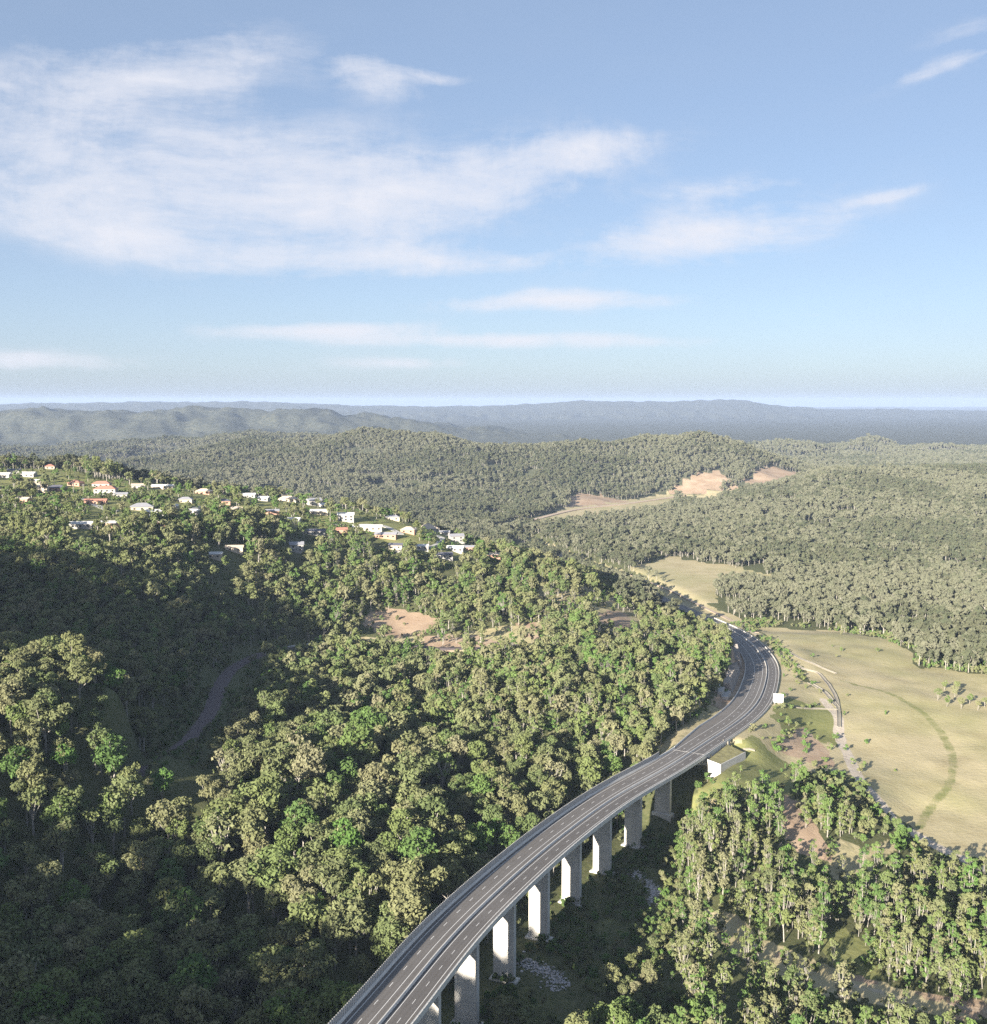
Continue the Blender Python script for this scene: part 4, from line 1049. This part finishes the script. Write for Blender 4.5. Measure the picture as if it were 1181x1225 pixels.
# drains
def channel(pix, w, h, name, label, m, tmin=400, tmax=1400):
    P = np.array([hit(a, b2, tmin, tmax) for a, b2 in pix]); P = resample(P, 3.0, 3); P[:,2] = H(P[:,0], P[:,1])
    ob = MB().sweep(polypath(P, .15), [(-w/2,-1.2),(-w/2,h),(-w/2+.3,h),(-w/2+.6,0),(w/2-.6,0),(w/2-.3,h),(w/2,h),(w/2,-1.2)][::-1]).build(name, m); tag(ob, label, 'drain'); return ob
channel([(968,817),(985,827),(1002,846)], 3.2, .5, 'concrete_drain', 'short pale concrete drain in the grass right of the sign board', M_DRAIN)
channel([(930,842),(950,846),(975,848),(1002,849)], 2.2, .5, 'concrete_drain', 'grey green drain running right from the foot of the sign board', M_DRAIN)
channel([(907,768),(935,785),(960,800),(980,806),(998,830),(1003,848),(1004,870)], 2.6, .5, 'concrete_drain', 'long pale drain curving around the grass outside the bend', M_DRAIN)
channel([(890,752),(930,772),(962,790),(1000,806)], 2.2, .5, 'concrete_drain', 'straight dark drain along the top of the field by the highway', M_DRAIN)
channel([(868,888),(876,896),(884,903)], 4.0, 1.2, 'drain_chute', 'broad concrete chute beside the planted top of the abutment', M_DRAIN)
channel([(884,899),(903,898)], 2.0, .4, 'concrete_drain', 'narrow pale drain leading right from the abutment chute', M_DRAIN)
# highway side track above the bend
P = np.array([hit(a,b2,900,1900) for a,b2 in [(905,757),(880,745),(850,730),(815,712),(780,697),(745,684)]]); P = resample(P, 5.0, 4); P[:,2] = H(P[:,0],P[:,1])
ob = MB().sweep(polypath(P,.3), [(-2.6,-1),(-2.6,0),(2.6,0),(2.6,-1)][::-1]).build('track', M_DIRT); tag(ob, kind='structure')
P = np.array([hit(a,b2,1950,3000) for a,b2 in FARTRACK]); P = resample(P, 8.0, 6); P[:,2] = H(P[:,0],P[:,1]); P[:,2] = np.convolve(np.pad(P[:,2],5,mode='edge'), np.ones(11)/11, 'valid')
ob = MB().sweep(polypath(P,1.6), [(-7,-6),(-6,0),(6,0),(7,-6)][::-1]).build('track', M_DIRT); tag(ob, kind='structure')
# arch bridge on the old rail bed
def archbridge():
    k0 = np.argmin(np.hypot(RAIL[:,0]-hit(338,777)[0], RAIL[:,1]-ray(338,777)[1]*190/-ray(338,777)[2])); 
    pA = ray(345,775); pA = pA*190/-pA[2]; pB = ray(392,768.5); pB = pB*190/-pB[2]
    L_ = np.linalg.norm((pB-pA)[:2]); a = math.atan2(pB[1]-pA[1], pB[0]-pA[0])
    r = empty('arch_bridge', (pA[0], pA[1], -190), a); tag(r, 'old shaded stone railway bridge with two arches in the valley', 'bridge')
    n = 2; V = []; F = []; sp = L_/n; out = [(0,-9)]
    for i in range(n):
        c = sp*(i+.5); rr_ = sp*.36
        out += [(c-rr_,-9),(c-rr_,-6)]
        for q in range(1,10): out.append((c-rr_*math.cos(PI*q/10), -6+rr_*.55*math.sin(PI*q/10)))
        out += [(c+rr_,-6),(c+rr_,-9)]
    out += [(L_,-9),(L_,.9),(0,.9)]
    m = len(out)
    for yy in (-2.6,2.6): V += [(a_,yy,b_2) for a_,b_2 in out]
    F = [tuple(range(m)), tuple(range(2*m-1,m-1,-1))]+[(i,(i+1)%m+0,m+(i+1)%m,m+i)[::-1] for i in range(m)]
    mk('arch_wall', V, F, M_CONCD, r); MB().box(0,L_,-2.9,-2.62,.3,1.5).build('parapet', M_CONCD, r)
archbridge()
# creek rocks
def rocks():
    g = np.random.default_rng(5)
    for pix, w, label in (([(625,1150),(650,1160),(664,1170),(668,1180)],7,'pale bed of creek stones between two near piers'),([(752,1040),(770,1052),(782,1066),(779,1080)],4,'pale rocky creek bend right of the far piers')):
        P = np.array([hit(a,b2,380,600) for a,b2 in pix]); P = resample(P, 1.0, 2); m = MB()
        for k in range(420):
            i = g.integers(len(P)); c = P[i]+np.array([*g.normal(size=2)*w*.35,0]); s_ = g.uniform(.2,.75); zb = H1(c[0],c[1])
            ang = np.sort(g.uniform(0,2*PI,6)); pts = [(c[0]+s_*math.cos(t_)*g.uniform(.7,1.2), c[1]+s_*math.sin(t_)*g.uniform(.7,1.2)) for t_ in ang]
            m.poly_prism(pts, zb-.4, [zb+s_*g.uniform(.2,.6) for _ in ang])
        ob = m.build('creek_rocks', M_ROCK); tag(ob, label, 'rocks', kind='stuff')
rocks()
# power poles among the houses
for k, (a, b2, lab) in enumerate(((100,592,'pale power pole left of the two big red roofs'),(88,590,'power pole beside the cream gabled house on the ridge'),(349,652,'power pole above the lone white house with balconies'))):
    p = hit(a, b2, 800, 1500); r = empty('power_pole', tuple(p), .3*k); tag(r, lab, 'pole', 'power poles on the ridge')
    MB().tube([(0,0,-1),(0,0,11)],[.28,.2],8).build('post', M_BARK, r); MB().box(-1.3,1.3,-.1,.1,9.8,10.0).build('crossarm', M_CONCD, r)

# streets of the ridge and a few parked cars
for pix in ([(140,627),(158,622),(178,617),(200,611),(226,609),(250,604)],[(52,594),(75,593),(100,597),(122,608),(140,612)],[(470,660),(500,657),(522,651),(530,645),(520,640)],[(390,627),(420,628),(455,628),(480,640)]):
    P = resample(np.array([hit(a,b2,800,1450) for a,b2 in pix]), 4.0, 4); P[:,2] = H(P[:,0],P[:,1]); P[:,2] = np.convolve(np.pad(P[:,2],3,mode='edge'), np.ones(7)/7, 'valid')
    ob = MB().sweep(polypath(P,.45), [(-3.2,-2),(-3.2,0),(3.2,0),(3.2,-2)][::-1]).build('street', M_CONCD); tag(ob, kind='structure')
M_TYRE = simple('tyre_rubber', (.03,.03,.03), .1, 2, .9); M_CARW = simple('white_car_paint', (.7,.7,.7), .02, .5, .3); M_CARD = simple('dark_car_paint', (.08,.09,.12), .05, .5, .3)
def car(px_, py_, rz, m, label):
    p = hit(px_, py_, 800, 1450); r = empty('parked_car', (p[0],p[1],p[2]+.5), rz); tag(r, label, 'car', 'cars parked on the ridge')
    V = []; st = [(-2.2,.45,.75),(-2.15,.3,.95),(-1.5,.25,1.0),(-.9,.25,1.45),(.7,.25,1.48),(1.3,.25,1.02),(2.1,.3,.85),(2.25,.45,.6)]
    for xx, zb, zt in st: V += [(xx,-.85,zb),(xx,.85,zb),(xx,.78 if zt < 1.2 else .62,zt),(xx,-.78 if zt < 1.2 else -.62,zt)]
    F = [(3,2,1,0),tuple(28+k for k in range(4))]
    for i in range(7):
        for j in range(4): F.append((4*i+j,4*i+(j+1)%4,4*i+4+(j+1)%4,4*i+4+j))
    b_ = mk('body', V, F, m, r); MB().box(-.85,.65,-.74,.74,1.08,1.38).build('window', M_GLASS, r)
    for sx in (-1.35,1.4):
        for sy in (-.8,.8): MB().tube([(sx,sy-.1,.32),(sx,sy+.1,.32)],[.33,.33],12).build('wheel', M_TYRE, r)
car(161,622,.4,M_CARW,'white car parked on the curving street left of the grey hipped roof'); car(203,611,.5,M_CARD,'dark car on the street by the tiny white shed roof'); car(524,650,.9,M_CARW,'white car on the short street below the pyramid roof')

# ------------------------------------------------------------------ haze
def haze():
    m, nt = mat('haze_air'); b = NB(nt); v = b('ShaderNodeVolumePrincipled'); v.inputs['Color'].default_value = (.47,.60,.86,1); v.inputs['Density'].default_value = 3.9e-5; v.inputs['Anisotropy'].default_value = 0.0
    o = b('ShaderNodeOutputMaterial'); b.l(v.outputs[0], o.inputs['Volume'])
    ob = MB().box(-44000,44000,-44000,44000,-560,101).build('haze', m); tag(ob, 'thin bluish haze filling the air over the valley', 'haze', kind='stuff')
HAZE = True
if HAZE: haze()

# ------------------------------------------------------------------ sky, sun, camera
w = bpy.data.worlds.new('World'); scene.world = w; w.use_nodes = True; nt = w.node_tree; nt.nodes.clear(); b = NB(nt)
sky = b('ShaderNodeTexSky', sky_type='NISHITA', sun_disc=False, sun_elevation=SUN_EL, altitude=500, air_density=.65, dust_density=1.5, ozone_density=1.2)
sky.sun_rotation = PI+SUN_AZ
tc = b('ShaderNodeTexCoord'); D = tc.outputs['Generated']
sep = b('ShaderNodeSeparateXYZ'); b.l(D, sep.inputs[0])
zc_ = b.math('MAXIMUM', sep.outputs['Z'], .02)
# cirrus on a high level sheet: plan coordinates of the sight line
def plan(ox=0, k=1.0):
    X = b.math('DIVIDE', sep.outputs['X'], b.math('ADD', zc_, .06)); Y = b.math('DIVIDE', sep.outputs['Y'], b.math('ADD', zc_, .06)); return X, Y
X, Y = plan()
cb = b('ShaderNodeCombineXYZ'); b.l(X, cb.inputs[0]); b.l(Y, cb.inputs[1])
def mapping(vec, sx, sy, rot, loc=(0,0,0)):
    mp = b('ShaderNodeMapping'); mp.inputs['Scale'].default_value = (sx,sy,1); mp.inputs['Rotation'].default_value = (0,0,rot); mp.inputs['Location'].default_value = loc; b.l(vec, mp.inputs[0]); return mp.outputs[0]
az = b.math('ARCTAN2', sep.outputs['X'], sep.outputs['Y']); el = b.math('ARCSINE', sep.outputs['Z'])
wn = b('ShaderNodeTexNoise', i_Scale=3.0, i_Detail=3.0); b.l(D, wn.inputs['Vector'])
wsep = b('ShaderNodeSeparateXYZ'); b.l(wn.outputs['Color'], wsep.inputs[0])
azw = b.math('ADD', az, b.math('MULTIPLY', b.math('SUBTRACT', wsep.outputs[0], .5), .16)); elw = b.math('ADD', el, b.math('MULTIPLY', b.math('MULTIPLY', b.math('SUBTRACT', wsep.outputs[1], .5), .075), b.math('MINIMUM', b.math('MULTIPLY', el, 5.0), 1.0)))
def bank(px_, py_, sx_, sy_, tilt=0.0, amp=1.0):
    """soft patch of sky where cloud may form, centred on a compass bearing and height"""
    a0 = math.atan((px_-PW/2)/FPX); e0 = math.atan((HOR-py_)/FPX*math.cos(a0)); sa = sx_/FPX; se = sy_/FPX
    da = b.math('SUBTRACT', azw, a0); de = b.math('SUBTRACT', elw, e0); de = b.math('SUBTRACT', de, b.math('MULTIPLY', da, tilt))
    r2 = b.math('ADD', b.math('POWER', b.math('ABSOLUTE', b.math('DIVIDE', da, sa)), 2.0), b.math('POWER', b.math('ABSOLUTE', b.math('DIVIDE', de, se)), 2.0))
    return b.math('MULTIPLY', b.math('EXPONENT', b.math('MULTIPLY', r2, -1.0)), amp)
banks = [bank(250,225,230,62,-.02,.95), bank(580,222,170,34,.16,.85), bank(255,105,75,34,.35,.7), bank(110,120,130,42,.1,.6), bank(425,112,50,20,-.2,.75), bank(510,113,40,9,.0,.5), bank(840,277,130,24,.12,1.15), bank(860,226,80,14,.1,.6), bank(690,195,90,16,.1,.45), bank(665,358,130,11,.01,1.15), bank(600,405,200,9,-.01,1.1), bank(400,390,110,8,.02,.9), bank(1150,98,75,9,.10,.7), bank(1165,62,50,14,.2,.35), bank(40,432,160,10,0,.6), bank(430,310,130,20,0,.6), bank(560,312,110,10,0,.7), bank(220,285,130,26,-.1,.6), bank(1040,236,50,6,0,.45), bank(930,374,60,6,0,.5), bank(490,432,110,8,0,.5)]
bs = banks[0]
for q in banks[1:]: bs = b.math('ADD', bs, q)
ce = b('ShaderNodeCombineXYZ'); b.l(azw, ce.inputs[0]); b.l(elw, ce.inputs[1])
f1 = b.noise(mapping(ce.outputs[0], 6, 17, math.radians(12)), 1.0, 10, .62)
f2 = b.noise(mapping(ce.outputs[0], 14, 46, math.radians(-8), (3,1,0)), 1.0, 8, .7)
f3 = b.noise(mapping(ce.outputs[0], 46, 20, math.radians(35), (7,2,0)), 1.0, 7, .7)
wis = b.math('ADD', b.math('ADD', b.math('MULTIPLY', f1, .62), b.math('MULTIPLY', f2, .24)), b.math('MULTIPLY', f3, .14))
dens = b.math('ADD', b.math('MULTIPLY', bs, .79), b.math('SUBTRACT', b.math('MULTIPLY', wis, 3.9), 1.98))
dens = b.ramp(dens, [(.05, (0,0,0)), (.3, (.28,.28,.28)), (.62, (.68,.68,.68)), (1.0, (1,1,1))])
gate = b.math('MULTIPLY', dens, b.math('MINIMUM', b.math('MULTIPLY', bs, 2.6), 1.0), True)
veil = b.math('MULTIPLY_ADD', f1, .20); nt.nodes[-1].inputs[2].default_value = .40      # thin high cirrus veil all over
low = b.math('MULTIPLY', b.math('EXPONENT', b.math('MULTIPLY', b.math('MAXIMUM', el, 0.0), -1/math.radians(7))), .62)
thin = b.mix(b.math('MAXIMUM', veil, low), sky.outputs[0], b.mix(low, (2.45,3.15,4.3), (3.85,4.2,4.65)))
cl = b.mix(b.math('MULTIPLY', gate, .88), thin, (5.0,5.05,5.45))
bg = b('ShaderNodeBackground', i_Strength=.05); b.l(cl, bg.inputs[0]); wo = b('ShaderNodeOutputWorld'); b.l(bg.outputs[0], wo.inputs[0])

sun = bpy.data.lights.new('sun', 'SUN'); sun.energy = 5.0; sun.angle = math.radians(.5); sun.color = (1.0,.91,.78)
so = bpy.data.objects.new('sun', sun); COL.objects.link(so)
from mathutils import Vector
td = Vector((SD[0]*math.cos(SUN_EL), SD[1]*math.cos(SUN_EL), -math.sin(SUN_EL))); so.rotation_euler = td.to_track_quat('-Z','Y').to_euler()
cam = bpy.data.cameras.new('camera'); co = bpy.data.objects.new('camera', cam); COL.objects.link(co)
co.rotation_euler = (PI/2-PITCH, 0, 0); cam.sensor_fit = 'VERTICAL'; cam.sensor_height = 24; cam.lens = 24*FPX/PH; cam.clip_end = 200000; cam.clip_start = 1.0
scene.camera = co
scene.view_settings.view_transform = 'Standard'; scene.view_settings.look = 'None'; scene.view_settings.exposure = 1.8; scene.view_settings.gamma = 1
scene.cycles.use_denoising = False; scene.cycles.denoiser = 'OPENIMAGEDENOISE'; scene.cycles.denoising_input_passes = 'RGB_ALBEDO_NORMAL'; scene.cycles.denoising_prefilter = 'ACCURATE'
scene.cycles.max_bounces = 5; scene.cycles.diffuse_bounces = 3; scene.cycles.transmission_bounces = 3; scene.cycles.volume_bounces = 0; scene.cycles.transparent_max_bounces = 4
print('indiv', indiv.sum(), 'all', N_ALL)
